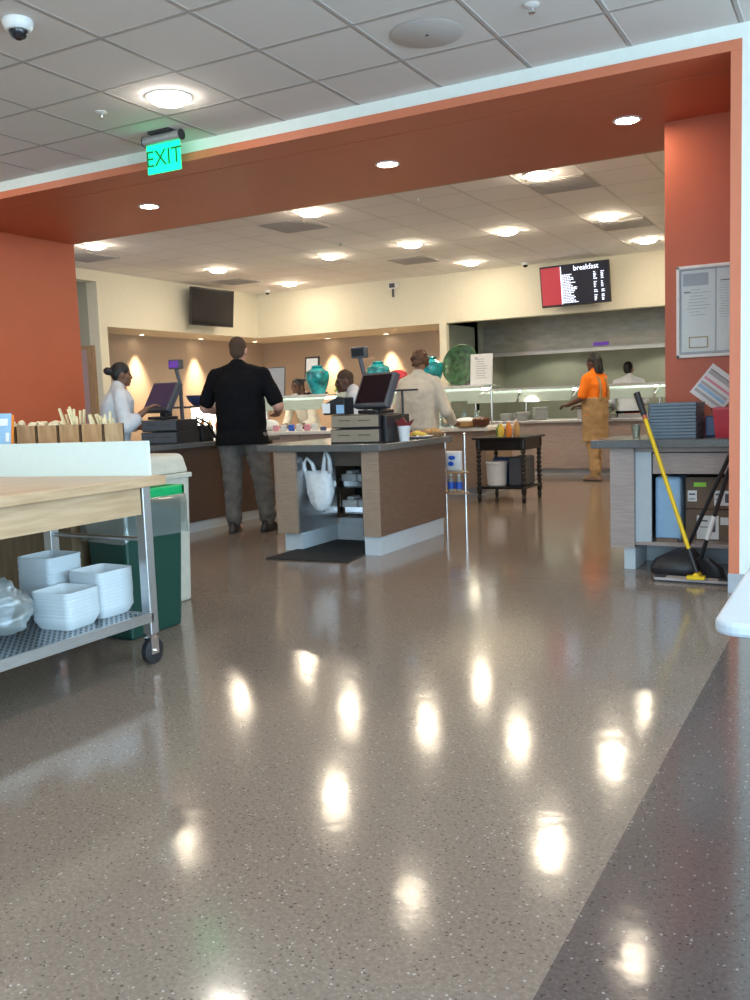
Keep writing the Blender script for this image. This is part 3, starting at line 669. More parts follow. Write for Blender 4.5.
# ---------------------------------------------------------------- centre register island
IX0,IX1,IY0,IY1 = -4.31,-3.345,6.22,7.50
t = thing('register_island',((IX0+IX1)/2,(IY0+IY1)/2,0),'brown laminate register island with open front bay in the centre','counter')
part('left_panel', MB().box(IX0,IX0+.20,IY0,IY0+.03,.15,.825).box(IX0,IX0+.03,IY0+.03,IY1,.15,.825), 'lam_t', t)
part('bay_side', MB().box(IX0+.17,IX0+.20,IY0+.03,6.86,.15,.83), 'steel', t)
part('right_panel', MB().box(IX1-.145,IX1,IY0,IY0+.02,.15,.83), 'lam_t', t)
part('side_panel', MB().box(IX1-.02,IX1+.001,IY0+.021,IY1,.15,.825), 'lam', t)
part('bay_header', MB().box(IX0+.20,IX1-.145,6.86,6.88,.66,.83), 'lam_t', t)
part('bay_back', MB().box(IX0+.20,IX1-.02,7.30,7.32,.15,.82).box(IX1-.16,IX1-.145,IY0+.02,7.30,.15,.82).box(IX0+.03,IX1-.02,7.48,7.50,.15,.82), 'blackplastic', t)
part('bay_shelf', MB().box(IX0+.20,IX1-.16,6.88,7.30,.15,.20), 'lamwhite', t)
part('toe_kick', MB().box(IX0+.03,IX0+.20,IY0+.06,6.86,0,.15).box(IX0+.03,IX1-.15,6.86,6.90,0,.15).box(IX1-.15,IX1-.012,IY0+.02,IY1-.04,0,.15), 'lamwhite', t)
part('countertop', MB().prism([(IX0-.22,IY0+.06),(IX0+.05,IY0-.02),(IX1-.1,IY0-.05),(IX1+.04,IY0-.03),(IX1+.05,IY0+.1),(IX1+.06,IY1+.05),(IX0-.22,IY1+.05)],.825,.88), 'stone', t, bevel=.006)
# wire racks of takeout lids inside the bay
t = thing('wire_rack',(-3.9,7.08,.20),'two tier wire rack in the island bay','rack')
for z in (.24,.47):
    part('wire_basket', MB().box(-4.12,-3.60,6.93,6.936,z,z+.05).box(-4.12,-3.60,6.93,6.94,z,z+.006).box(-4.12,-3.60,6.93,7.3,z-.003,z+.002), 'chrome', t)
for x in (-4.12,-3.86,-3.6): part('upright', MB().cyl((x,6.935,.20),(x,6.935,.55),.005), 'chrome', t)
for z,lab in ((.242,'lower'),(.472,'upper')):
    for k in range(3):
        x=-4.04+k*.17
        solo('napkin_pack', MB().box(x-.075,x+.075,6.95,7.2,z,z+.11).box(x-.03,x+.04,6.96,7.1,z+.11,z+.14), 'paper', 'white wrapped pack on the %s rack tier in the island bay, %s'%(lab,('left','middle','right')[k]), 'napkin pack', 'white packs in the island bay', bevel=.012)
# floor mat
solo('floor_mat', MB().prism([(-4.17,5.83),(-3.45,5.88),(-3.56,6.55),(-3.62,6.84),(-4.13,6.84),(-4.17,6.5)],0,.014), 'mat_', 'black rubber mat on the floor before the register island', 'mat', bevel=.004)
# hanging plastic bag
bg = MB(); bc = Vector((-3.99,6.40,.30))
rings = []
for z,rx,ry in ((.325,.02,.015),(.345,.06,.04),(.40,.095,.055),(.48,.12,.06),(.56,.125,.055),(.62,.125,.045),(.66,.12,.03)):
    rings.append((Vector((-3.95-(z-.325)*.10,6.36,z)),rx,ry))
bg.loft(rings,26,2.0)
for v in bg.v:
    n_ = noise.noise(Vector((v.x*22,v.y*22,v.z*9))); n2_ = abs(noise.noise(Vector((v.x*45,v.y*45,v.z*16)))); v += Vector((n_*.02+n2_*.012,n_*.016-n2_*.012,n_*.008))
t = thing('plastic_bag',(-3.97,6.36,.325),'white plastic carrier bag hanging on the island front','plastic bag')
part('pouch', bg, 'bagwhite', t, 'all')
part('handle', MB().tube([(-4.10,6.36,.64),(-4.11,6.355,.72),(-4.075,6.35,.765),(-4.03,6.355,.72),(-4.01,6.36,.64)], [.022,.016,.013,.016,.022], 8), 'bagwhite', t, 'all')
part('handle', MB().tube([(-3.93,6.36,.64),(-3.90,6.34,.76),(-3.875,6.32,.835),(-3.855,6.34,.76),(-3.86,6.36,.64)], [.024,.017,.012,.017,.024], 8), 'bagwhite', t, 'all')
# tills
def cash_drawer(x,y,z,wd,dp,h,rz,label,front='tan'):
    t = thing('cash_drawer',(x,y,z),label,'cash drawer',None,True,rz)
    part('case', MB().box(-wd/2,wd/2,-dp/2,dp/2,0,h), 'blackplastic', t, bevel=.004)
    f = part('drawer_front', MB().box(-wd/2+.006,wd/2-.006,-dp/2-.012,-dp/2,.010,h-.008), front, t, bevel=.003)
    part('slot', MB().box(-wd*.33,-wd*.08,-dp/2-.0135,-dp/2-.012,h*.55,h*.6), 'blackplastic', f)
    part('slot', MB().box(wd*.08,wd*.33,-dp/2-.0135,-dp/2-.012,h*.55,h*.6), 'blackplastic', f)
    return t
cash_drawer(-3.66,6.62,.88,.44,.42,.115,R(4),'lower tan fronted cash drawer on the centre island')
cash_drawer(-3.66,6.62,1.0,.43,.40,.11,R(4),'upper tan fronted cash drawer on the centre island')
solo('till_box', MB().box(-3.425,-3.39,6.48,6.9,.88,1.10), 'blackplastic', 'black box beside the cash drawers on the centre island', 'till box', bevel=.008)
def monitor(loc,rz,wd,ht,tilt,label,scr='screen',stem=.06):
    t = thing('till_monitor',loc,label,'monitor',None,True,rz)
    part('base', MB().box(-.12,.12,-.10,.10,0,.03), 'blackplastic', t, bevel=.01)
    part('stem', MB().box(-.05,.05,.0,.08,.03,.03+stem+.08), 'blackplastic', t, bevel=.006)
    mm = Matrix.Translation(Vector((0,0,.03+stem+ht/2))) @ Matrix.Rotation(tilt,4,'X')
    part('bezel', MB().box(-wd/2,wd/2,-.02,.045,-ht/2,ht/2).xf(mm), 'greyplastic', t, bevel=.012)
    part('display', MB().box(-wd/2+.028,wd/2-.028,-.0225,-.020,-ht/2+.035,ht/2-.025).xf(mm), scr, t)
    return t
monitor((-3.60,6.70,1.112),R(-20),.41,.31,R(-24),'grey framed dark touchscreen on the cash drawers of the centre island','screen',.005)
t = thing('card_reader_arm',(-3.38,6.78,1.10),'thin black arm on the right of the centre touchscreen','card reader')
part('arm', MB().box(-3.42,-3.22,6.70,6.73,1.285,1.30).cyl((-3.38,6.76,1.10),(-3.38,6.76,1.30),.01), 'blackplastic', t)
t = thing('receipt_printer',(-3.90,6.62,1.112),'black receipt printer with paper slip on the centre island','receipt printer')
mm = at((-3.90,6.58,1.112),R(4))
part('case', MB().prism([(-.10,0),(.10,0),(.10,.14),(.05,.15),(-.10,.09)],-.09,.09).xf(at((-3.90,6.60,1.112),R(4)) @ Matrix.Rotation(R(90),4,'X')), 'blackplastic', t, bevel=.006)
part('slip', MB().box(-.09,-.02,-.1,-.095,.015,.095).xf(mm), 'paper', t); part('blue_tag', MB().box(.03,.10,-.082,-.078,.01,.08).xf(mm), 'blueplastic', t)
def pole_display(x,y,z,h,rz,label,glow):
    t = thing('pole_display',(x,y,z),label,'pole display',None,True,rz)
    part('pole', MB().tube([(0,0,0),(0,0,h*.75),(-.03,0,h*.9),(-.04,-.01,h)],.02,10), 'greyplastic', t, True)
    hd = part('head', MB().box(-.11,.03,-.04,.03,h-.03,h+.065), 'greyplastic', t, bevel=.008)
    part('readout', MB().box(-.10,.02,-.0425,-.04,h-.015,h+.05), glow, hd)
pole_display(-3.86,7.0,.88,.74,R(0),'tall grey pole display behind the centre touchscreen','screen')
pole_display(-6.12,7.24,.88,.76,R(0),'pole display with purple readout behind the left touchscreen','purple')
cash_drawer(-5.99,6.90,.88,.40,.40,.115,R(8),'lower dark cash drawer beside the woman in white','greyplastic')
cash_drawer(-5.99,6.90,1.0,.39,.38,.11,R(8),'upper dark cash drawer beside the woman in white','greyplastic')
monitor((-6.13,6.96,1.112),R(-14),.42,.32,R(-30),'touchscreen with purple picture used by the woman in white','screen_p',.03)
t = thing('card_terminal',(-5.88,7.24,.88),'black card terminal with coiled cables on the left register counter','card terminal')
part('body', MB().box(-5.96,-5.80,7.16,7.34,.88,1.04), 'blackplastic', t, bevel=.02)
part('cable', MB().tube([(-5.88,7.17,1.03),(-5.82,7.09,1.09),(-5.76,7.14,1.02),(-5.76,7.22,.95),(-5.79,7.29,.885)],.012,8).tube([(-5.91,7.19,1.04),(-5.86,7.14,1.12),(-5.80,7.24,1.06),(-5.78,7.34,.90)],.012,8), 'blackplastic', t, True)
bottle(-5.86,7.50,.88,.16,.035,'whiteplastic','white squeeze bottle on the left register counter','bottles on the left register counter')
bottle(-5.82,7.66,.88,.22,.03,'brown','dark sauce bottle on the left register counter','bottles on the left register counter','juice')
# cup, plates, newspapers
t = thing('paper_cup',(-3.325,6.66,.88),'white cup stuffed with dark red napkins right of the register','cup')
part('cup', MB().lathe([(.04,0),(.055,.12),(.057,.125),(.05,.122),(.01,.11)],(-3.325,6.66,.88),20), 'whiteplastic', t, True)
part('napkins', MB().prism([(-.05,0),(.05,0),(.09,.06),(.03,.03),(-.01,.08),(-.05,.04),(-.08,.07)],-.01,.01).xf(at((-3.325,6.66,.995)) @ Matrix.Rotation(R(90),4,'X')), 'maroon', t)
PX,PY = -3.42,7.10
t = thing('food_plate',(PX,PY,.88),'white plate with yellow and red food on the island','plate')
part('dish', MB().lathe([(.07,0),(.12,.012),(.14,.02),(.135,.024),(.07,.010),(.01,.01)],(PX,PY,.88),26), 'whiteplastic', t, True)
part('fruit', MB().tube([(PX-.04,PY-.08,.905),(PX+.02,PY-.09,.93),(PX+.09,PY-.05,.91)],[.008,.018,.006],8).tube([(PX-.05,PY-.04,.905),(PX+.02,PY-.05,.935),(PX+.10,PY,.91)],[.008,.018,.006],8), 'banana', t, True)
part('peppers', MB().ell((PX-.05,PY+.03,.915),(.035,.03,.025)).ell((PX+.02,PY+.05,.915),(.03,.03,.022)).ell((PX-.02,PY+.06,.93),(.03,.03,.02)).ell((PX-.07,PY-.02,.915),(.03,.03,.03)), 'tomato', t, True)
PX,PY = -3.42,7.40
t = thing('bread_basket',(PX,PY,.88),'low basket of bread rolls at the far end of the island','basket')
part('basket', MB().lathe([(.09,0),(.13,.04),(.12,.04),(.01,.02)],(PX,PY,.88),20), 'boxwood', t, True)
part('rolls', MB().ell((PX-.04,PY-.03,.92),(.05,.04,.03)).ell((PX+.05,PY-.02,.92),(.05,.04,.03)).ell((PX,PY+.05,.93),(.05,.04,.03)), 'bread', t, True)
solo('newspaper', MB().box(-3.80,-3.60,7.02,7.24,.88,.893), 'paper', 'folded newspaper lying on the island beside the food plate', 'newspaper')
# side rack with bottles on the island
t = thing('snack_rack',(-3.36,7.72,0),'chrome snack rack at the rear end of the register island','rack')
for x,y in ((-3.205,7.63),(-3.50,7.63),(-3.50,7.86)):
    part('post', MB().cyl((x,y,0),(x,y,.885),.012,n=10).ell((x,y,.89),(.015,.015,.013),n=10,k=6), 'chrome', t, True)
for z in (.345,.535):
    part('shelf', MB().prism([(-3.52,7.615),(-3.19,7.615),(-3.19,7.68),(-3.40,7.88),(-3.52,7.88)],z,z+.014), 'boxwood', t)
for k,(x,lab) in enumerate(((-3.365,'left'),(-3.285,'right'))):
    bb = thing('water_bottle',(x,7.67,.359),'blue labelled water bottle on the snack rack, the %s one'%lab,'bottle','water bottles on the snack rack')
    part('bottle_body', MB().lathe([(.03,0),(.034,.01),(.034,.10),(.014,.14),(.014,.15)],(x,7.67,.359),16), 'water', bb, True)
    part('label_band', MB().lathe([(.035,.03),(.035,.09)],(x,7.67,.359),16,cap=False), 'blue', bb, True)
    part('cap', MB().lathe([(.015,.148),(.015,.163),(.002,.164)],(x,7.67,.359),12), 'whiteplastic', bb, True)
t = thing('snack_bag',(-3.33,7.67,.549),'white and blue snack bag on the upper shelf of the snack rack','snack bag')
sb = MB().loft([(Vector((-3.33,7.67,.549)),.08,.012),(Vector((-3.33,7.67,.575)),.082,.03),(Vector((-3.33,7.67,.64)),.08,.035),(Vector((-3.33,7.67,.71)),.082,.02),(Vector((-3.33,7.67,.735)),.084,.004)],20)
part('pouch', sb, 'whiteplastic', t, 'all'); part('blue_print', MB().ell((-3.335,7.632,.675),(.035,.006,.02)).ell((-3.345,7.632,.62),(.028,.006,.022)), 'blue', t)

# ---------------------------------------------------------------- cabinet by the pillar
KY = 6.22
t = thing('tray_cabinet',(-1.05,6.5,0),'grey laminate cabinet against the orange pillar','cabinet')
part('end_post', MB().box(-1.545,-1.385,KY,KY+.02,.15,.835).box(-1.545,-1.525,KY+.021,6.84,.15,.835).box(-1.405,-1.385,KY+.021,6.84,.15,.835), 'lam_g', t)
part('countertop', MB().box(-1.66,-.72,KY-.07,6.845,.835,.89), 'stone', t, bevel=.006)
part('top_rail', MB().box(-1.385,-.72,KY+.06,KY+.08,.80,.835), 'lam_g', t)
part('drawer_front', MB().box(-1.27,-.72,KY+.04,KY+.06,.655,.795), 'lam_g', t, bevel=.003)
part('stile', MB().box(-1.385,-1.28,KY+.05,KY+.07,.19,.80), 'lamwhite', t)
part('inner_shelf', MB().box(-1.385,-.72,KY+.05,6.84,.165,.19), 'lam_g', t)
part('inner_lining', MB().box(-1.385,-.72,6.82,6.84,.19,.80), 'blackplastic', t)
part('toe_kick', MB().box(-1.46,-1.385,KY+.03,6.80,0,.165).box(-1.385,-.72,6.62,6.64,0,.165), 'lamwhite', t)
solo('storage_tub', MB().prism([(-1.27,6.33),(-1.10,6.33),(-1.10,6.7),(-1.27,6.7)],.19,.63), 'blueplastic', 'tall pale blue plastic tub inside the cabinet by the pillar', 'tub', bevel=.02)
solo('flat_box', MB().box(-1.25,-1.11,6.25+.03,6.32,.19,.215), 'cardboard', 'flattened dark cardboard piece in front of the blue tub', 'cardboard')
t = thing('cardboard_box',(-.90,6.58,.19),'cardboard box with lime green and white labels inside the cabinet','box')
cb = part('carton', MB().box(-1.085,-.725,6.42,6.75,.19,.40).box(-1.085,-.725,6.42,6.75,.405,.62), 'cardboard', t, bevel=.004)
part('green_label', MB().box(-1.03,-.95,6.416,6.42,.555,.585), 'limegreen', cb)
for lx0,lx1,lz0,lz1 in ((-1.07,-1.01,.455,.53),(-.90,-.77,.43,.53),(-1.01,-.87,.20,.36),(-.86,-.79,.30,.35)):
    lb = part('shipping_label', MB().box(lx0,lx1,6.416,6.42,lz0,lz1), 'paper', cb)
part('label_print', MB().box(-1.06,-1.02,6.413,6.416,.47,.475).box(-1.06,-1.02,6.413,6.416,.50,.51).box(-.83,-.79,6.413,6.416,.45,.51).box(-.89,-.84,6.413,6.416,.50,.51).box(-.89,-.85,6.413,6.416,.47,.475).box(-.92,-.89,6.413,6.416,.25,.34).box(-.99,-.94,6.413,6.416,.32,.33).box(-.99,-.94,6.413,6.416,.28,.285), 'ink', lb)
# trays
tray0 = None
for k in range(11):
    z = .89+k*.0215
    lb = 'blue grey tray in the stack on the cabinet, %s'%('lowest' if k==0 else 'topmost' if k==10 else 'one of those between top and bottom')
    if tray0 is None:
        mbt = MB().prism([(-.145,-.17),(.145,-.17),(.155,-.16),(.155,.16),(.145,.17),(-.145,.17),(-.155,.16),(-.155,-.16)],0,.004)
        for a,b,c,d_ in ((-.155,.155,-.17,-.162),(-.155,.155,.162,.17),(-.155,-.147,-.17,.17),(.147,.155,-.17,.17)): mbt.box(a,b,c,d_,.004,.020)
        o = link('food_tray', mbt.mesh(), 'traygrey', None, (-1.145,6.45,z), bevel=.002); tags(o, lb, 'tray', 'blue grey trays on the cabinet'); tray0 = o
    else: dup(tray0,(-1.145+random.uniform(-.002,.002),6.45,z),label=lb)
solo('navy_tub', MB().prism([(-.965,6.46),(-.88,6.46),(-.88,6.62),(-.965,6.62)],.89,1.03), 'navy', 'dark blue tub between the tray stack and the red bin', 'tub', bevel=.01)
rb = MB().add([(-.885,6.36,.89),(-.745,6.36,.89),(-.745,6.56,.89),(-.885,6.56,.89),(-.90,6.34,1.08),(-.735,6.34,1.08),(-.735,6.58,1.08),(-.90,6.58,1.08)],[(0,1,2,3),(0,1,5,4),(1,2,6,5),(2,3,7,6),(3,0,4,7)])
t = thing('red_bin',(-.82,6.46,.89),'bright red plastic bin on the cabinet beside the orange jamb','bin')
part('bin_body', rb, 'red', t)
part('rim', MB().box(-.91,-.725,6.33,6.345,1.07,1.085).box(-.91,-.90,6.33,6.59,1.07,1.085).box(-.91,-.725,6.575,6.59,1.07,1.085).box(-.735,-.725,6.33,6.59,1.07,1.085), 'red', t)
solo('clear_cup', MB().lathe([(.025,0),(.035,.09),(.034,.09),(.024,.004),(.01,.004)],(-1.43,6.5,.89),16), 'glass', 'small clear cup on the left of the cabinet top', 'cup', smooth=True)
# poster and taped sheet on the pillar
t = thing('notice_frame',(-.93,6.85,1.43),'white framed notice board with two pages on the orange pillar','notice board')
fx0,fx1,fz0,fz1 = -1.215,-.72,1.435,2.075
part('backing', MB().box(fx0,fx1,6.838,6.85,fz0,fz1), 'paper2', t)
part('frame', MB().box(fx0,fx0+.022,6.822,6.838,fz0,fz1).box(fx0,fx1,6.822,6.838,fz0,fz0+.022).box(fx0,fx1,6.822,6.838,fz1-.022,fz1), 'trimw', t, bevel=.003)
pg = part('page', MB().box(fx0+.035,-.955,6.834,6.838,fz0+.04,fz1-.035), 'paper', t); pg2 = part('page', MB().box(-.945,-.722,6.834,6.838,fz0+.04,fz1-.035), 'paper', t)
b = MB(); b.box(fx0+.045,-1.0,6.831,6.834,1.935,2.02)
part('banner', b, 'paper2', pg); b = MB(); random.seed(2)
for k in range(9): b.box(fx0+.05+random.uniform(0,.05),-.975-random.uniform(0,.08),6.831,6.834,1.905-k*.022,1.909-k*.022)
part('printed_lines', b, 'inkl', pg); b = MB()
for k in range(14): b.box(-.93+random.uniform(0,.02),-.74,6.831,6.834,1.94-k*.018,1.943-k*.018)
part('printed_lines', b, 'inkl', pg2); part('heading', MB().box(-.92,-.73,6.831,6.834,1.955,1.962).box(fx0+.05,-1.12,6.8305,6.834,1.89,1.896), 'ink', pg2)
part('seal', MB().lathe([(.02,0),(.02,.003),(.01,.004)],(0,0,0),16).xf(at((-.80,6.834,1.995),0,R(90))), 'gold', pg2)
part('certificate_border', MB().box(-1.13,-1.00,6.830,6.834,1.50,1.58), 'gold', pg); part('certificate', MB().box(-1.122,-1.008,6.828,6.830,1.508,1.572), 'paper', pg)
part('certificate_border', MB().box(-.86,-.73,6.830,6.834,1.50,1.58), 'gold', pg2); part('certificate', MB().box(-.852,-.738,6.828,6.830,1.508,1.572), 'paper', pg2)
part('glazing', MB().box(fx0+.02,fx1,6.823,6.825,fz0+.02,fz1-.02), 'pane', t)
mm = at((-.965,6.842,1.225),0,0) @ Matrix.Rotation(R(39),4,'Y')
t = thing('taped_sheet',(-.965,6.842,1.05),'tilted colourful printed sheet taped below the framed notice','sheet')
ps = part('sheet', MB().box(-.105,.15,-.004,0,-.125,.125).xf(mm), 'paper', t)
for z,mn,h in ((.085,'ink',.006),(.055,'inkl',.03),(.01,'pink',.018),(-.03,'inkl',.02),(-.06,'blueplastic',.025),(-.095,'inkl',.02)):
    part('printed_band', MB().box(-.09,.13,-.0055,-.004,z,z+h).xf(mm), mn, ps)

# ---------------------------------------------------------------- mop and dustpan
t = thing('flat_mop',(-.97,5.865,0),'yellow handled flat mop leaning on the cabinet counter','mop')
m0 = Vector((-.93,5.91,.06)); mtop = Vector((-1.345,6.135,1.20)); dv = (mtop-m0)
part('handle', MB().cyl(m0+dv*.13,m0+dv*.86,.0135,n=12), 'yellow', t, True)
part('grip', MB().cyl(m0+dv*.87,m0+dv,.019,.022,n=12), 'blackplastic', t, True)
part('collar', MB().cyl(m0+dv*.85,m0+dv*.875,.016,n=12), 'orange', t, True)
part('lower_shaft', MB().cyl(m0,m0+dv*.13,.016,n=12), 'blackplastic', t, True)
part('swivel', MB().cyl((-.93,5.86,.045),(-.93,5.96,.045),.022).box(-.985,-.875,5.850,5.900,.028,.05), 'yellow', t, bevel=.004)
part('pad', MB().prism([(-1.20,5.93),(-1.195,5.985),(-.73,5.955),(-.716,5.91),(-.735,5.865),(-1.185,5.885)],.010,.024), 'microfiber', t)
part('pad_underside', MB().prism([(-1.205,5.93),(-1.20,5.99),(-.73,5.96),(-.712,5.91),(-.73,5.86),(-1.19,5.88)],0,.010), 'blackplastic', t)
part('frame_end', MB().prism([(-1.19,5.90),(-1.19,5.97),(-1.12,5.965),(-1.12,5.90)],.024,.032), 'blackplastic', t, bevel=.003)
part('frame_end', MB().prism([(-.80,5.88),(-.80,5.945),(-.735,5.94),(-.735,5.885)],.024,.032), 'blackplastic', t, bevel=.003)

t = thing('lobby_dustpan',(-1.05,6.25,0),'black lobby dustpan and broom pair leaning in the corner by the jamb','dustpan')
dp = MB().loft([(Vector((-1.10,6.20,0)),.17,.10),(Vector((-1.10,6.20,.04)),.175,.11),(Vector((-1.09,6.21,.09)),.155,.10),(Vector((-1.07,6.22,.13)),.10,.07),(Vector((-1.05,6.23,.165)),.05,.045)],24,2.6)
part('pan', dp, 'blackplastic', t, True)
part('handle', MB().cyl((-1.05,6.20,.14),(-.745,5.96,.80),.013,n=10), 'blackplastic', t, True)
t = thing('lobby_broom',(-.88,6.09,0),'black broom standing beside the dustpan with a white strip on its handle','broom')
part('handle', MB().cyl((-.93,6.07,.13),(-.735,5.86,.72),.013,n=10), 'blackplastic', t, True)
part('label_strip', MB().cyl((-.886,6.023,.262),(-.834,5.967,.42),.0145,n=10), 'paper', t, True)
part('bristles', MB().loft([(Vector((-.86,6.10,0)),.08,.035),(Vector((-.87,6.09,.07)),.07,.03),(Vector((-.92,6.07,.13)),.045,.025)],18), 'blackplastic', t, True)

# ---------------------------------------------------------------- entry table at right
t = thing('dining_table',(.1,2.3,0),'pale round cornered table at the right edge','table')
def rrect(x0,x1,y0,y1,r,n=6):
    P=[]
    for cx,cy,a0 in ((x1-r,y1-r,0),(x0+r,y1-r,90),(x0+r,y0+r,180),(x1-r,y0+r,270)):
        for k in range(n+1): a=R(a0+90*k/n); P.append((cx+r*math.cos(a),cy+r*math.sin(a)))
    return P
part('tabletop', MB().prism(rrect(-.262,.55,1.84,2.75,.05),.722,.75), mat('pale_laminate',(.50,.56,.63),.35,var=.03), t, bevel=.008)
part('pedestal', MB().cyl((.15,2.3,.02),(.15,2.3,.722),.035,n=16), 'steel', t, True)
part('foot', MB().box(-.1,.4,2.26,2.34,0,.025).box(.11,.19,2.02,2.58,0,.025), 'steel', t, bevel=.006)
t = thing('desk_chair',(.08,2.05,0),'dark wheeled chair base peeking in at the lower right edge','chair')
cxx, cyy = .10, 1.30
part('column', MB().cyl((cxx,cyy,.08),(cxx,cyy,.42),.025), 'blackplastic', t, True)
part('seat', MB().prism(rrect(cxx-.2,cxx+.2,cyy-.2,cyy+.2,.08),.42,.48), 'navy', t, bevel=.015)
for k in range(5):
    a = 2*PI*k/5+R(168); ex_,ey_ = cxx+.27*math.cos(a), cyy+.27*math.sin(a)
    lg = part('leg', MB().cyl((cxx,cyy,.10),(ex_,ey_,.075),.02,.014,10), 'blackplastic', t, True)
    part('caster', MB().cyl((ex_-.012,ey_,.03),(ex_+.012,ey_,.03),.03,n=16), 'blackplastic', lg, True)
t.location = (cxx,cyy,0)
for ch in t.children:
    ch.data.transform(Matrix.Translation(Vector((.08,2.05,0))-Vector((cxx,cyy,0))))
    for c2 in ch.children: c2.data.transform(Matrix.Translation(Vector((.08,2.05,0))-Vector((cxx,cyy,0))))

# ---------------------------------------------------------------- maple cart at left
CX, CY = -2.93, 3.325
t = thing('prep_cart',(-3.4,2.4,0),'maple topped steel cart on casters at the left','cart')
part('tabletop', MB().box(-4.35,CX,1.35,CY,.85,.895), 'maple', t, bevel=.005)
part('apron', MB().box(-3.0,-2.975,1.42,3.19,.722,.85).box(-4.3,-2.975,1.40,1.42,.722,.85).box(-4.3,-4.28,1.42,3.19,.722,.85), 'maple', t)
for x in (-2.995,-3.62):
    for y in (3.215,1.45):
        lg = part('leg', MB().box(x-.022,x+.030,y-.02,y+.034,.145,.85), 'steel', t, bevel=.004)
        part('caster_fork', MB().box(x-.012,x+.022,y-.012,y+.025,.125,.150).box(x-.018,x-.014,y-.02,y+.03,.05,.13).box(x+.022,x+.026,y-.02,y+.03,.05,.13).cyl((x-.03,y+.008,.065),(x+.038,y+.008,.065),.008), 'chrome', lg)
        part('wheel', MB().tube([(x-.013,y+.008,.062),(x-.010,y+.008,.062),(x+.018,y+.008,.062),(x+.021,y+.008,.062)],[.050,.062,.062,.050],24), 'blackplastic', lg, True)
part('shelf', MB().box(-3.63,-2.955,1.45,3.19,.232,.245), 'perf', t)
part('shelf_rim', MB().box(-2.962,-2.950,1.45,3.20,.212,.258).box(-3.64,-3.628,1.45,3.20,.212,.252).box(-3.64,-2.95,3.19,3.20,.212,.252), 'steel', t)
part('cross_rail', MB().cyl((-3.6,3.225,.60),(-3.0,3.225,.60),.011,n=10), 'steel', t, True)
solo('splash_panel', MB().prism([(-4.38,3.10),(-3.005,3.29),(-3.003,3.305),(-4.382,3.115)],.895,1.06), 'mint', 'plain white upright panel along the far edge of the cart top', 'panel')
# cabinet behind the cart with utensil boxes
t = thing('condiment_cabinet',(-4.3,3.72,0),'wooden cabinet behind the cart carrying the utensil boxes','cabinet')
part('body', MB().box(-4.95,-3.69,3.42,4.0,.08,1.0), 'brownwood', t); part('cabinet_top', MB().box(-4.97,-3.67,3.40,4.02,1.0,1.03), 'boxwood', t); part('plinth', MB().box(-4.9,-3.75,3.48,3.95,0,.08), 'blackplastic', t)
def ubox(x,wd,label,h=.110):
    y0,y1 = 3.66,3.82
    t = thing('utensil_box',(x,3.74,1.03),label,'utensil box','wooden utensil boxes behind the cart')
    b = MB().box(x-wd/2,x+wd/2,y0,y0+.012,1.03,1.03+h).box(x-wd/2,x+wd/2,y1-.012,y1,1.03,1.03+h).box(x-wd/2,x-wd/2+.012,y0,y1,1.03,1.03+h).box(x+wd/2-.012,x+wd/2,y0,y1,1.03,1.03+h).box(x-wd/2,x+wd/2,y0,y1,1.03,1.04)
    part('crate', b, 'boxwood', t, bevel=.002)
BX = [-3.735,-3.907,-4.079,-4.251,-4.423,-4.595]
for k,x in enumerate(BX): ubox(x,.170,'wooden utensil box, %s from the right behind the white panel'%('first','second','third','fourth','fifth','sixth')[k])
random.seed(21)
def stirrers(x,n,lean,m,label,z1,r=.008):
    t = MB()
    for k in range(n):
        a = Vector((x+random.uniform(-.05,.05),3.74+random.uniform(-.05,.05),1.045)); b_ = Vector((a.x+random.uniform(-lean,lean*.3),a.y+random.uniform(-.02,.02),z1+random.uniform(-.03,.03)))
        a.x = min(max(a.x,x-.052),x+.052); t.tube([a,b_],[r*.7,r],5)
    o = solo('wooden_cutlery', t, m, label, 'cutlery'); o['kind'] = 'stuff'
creamst = mat('pale_cutlery', (.72,.60,.36), .5)
stirrers(BX[0],26,.05,creamst,'pale yellow stirrers in the rightmost utensil box',1.175)
stirrers(BX[0]-.06 if False else BX[1],14,.10,creamst,'pale stirrers sticking up from the second utensil box from the right',1.21)
paperst = mat('cream_napkins', (.80,.66,.45), .6)
for k in (2,3,4):
    b = MB()
    for j in range(14):
        c = Vector((BX[k]+random.uniform(-.045,.045),3.74+random.uniform(-.05,.05),1.135+random.uniform(-.005,.022)))
        b.ell(c,(random.uniform(.012,.028),.02,random.uniform(.008,.018)),Matrix.Rotation(random.uniform(-.6,.6),3,'Y').to_4x4(),8,6)
    o = solo('sugar_packets', b, paperst, 'cream sugar packets heaped in the utensil box, %s box from the right'%('third','fourth','fifth')[k-2], 'packets'); o['kind'] = 'stuff'
t = thing('flyer_holder',(-4.17,3.64,1.03),'blue and white flyer with orange edge at the left end of the utensil boxes','flyer')
mm = at((-4.235,3.50,1.03),R(25),R(-12))
part('flyer', MB().box(-.07,.03,0,.004,0,.19).xf(mm), 'blueplastic', t); part('orange_edge', MB().box(.03,.045,0,.004,0,.18).xf(mm), 'amber', t)
part('print', MB().box(-.05,.01,-.002,0,.12,.16).box(.0,.02,-.002,0,.03,.08).xf(mm), 'paper', t); part('foot', MB().box(-.06,.04,-.015,.05,0,.006).xf(at((-4.235,3.50,1.03),R(25))), 'greyplastic', t)
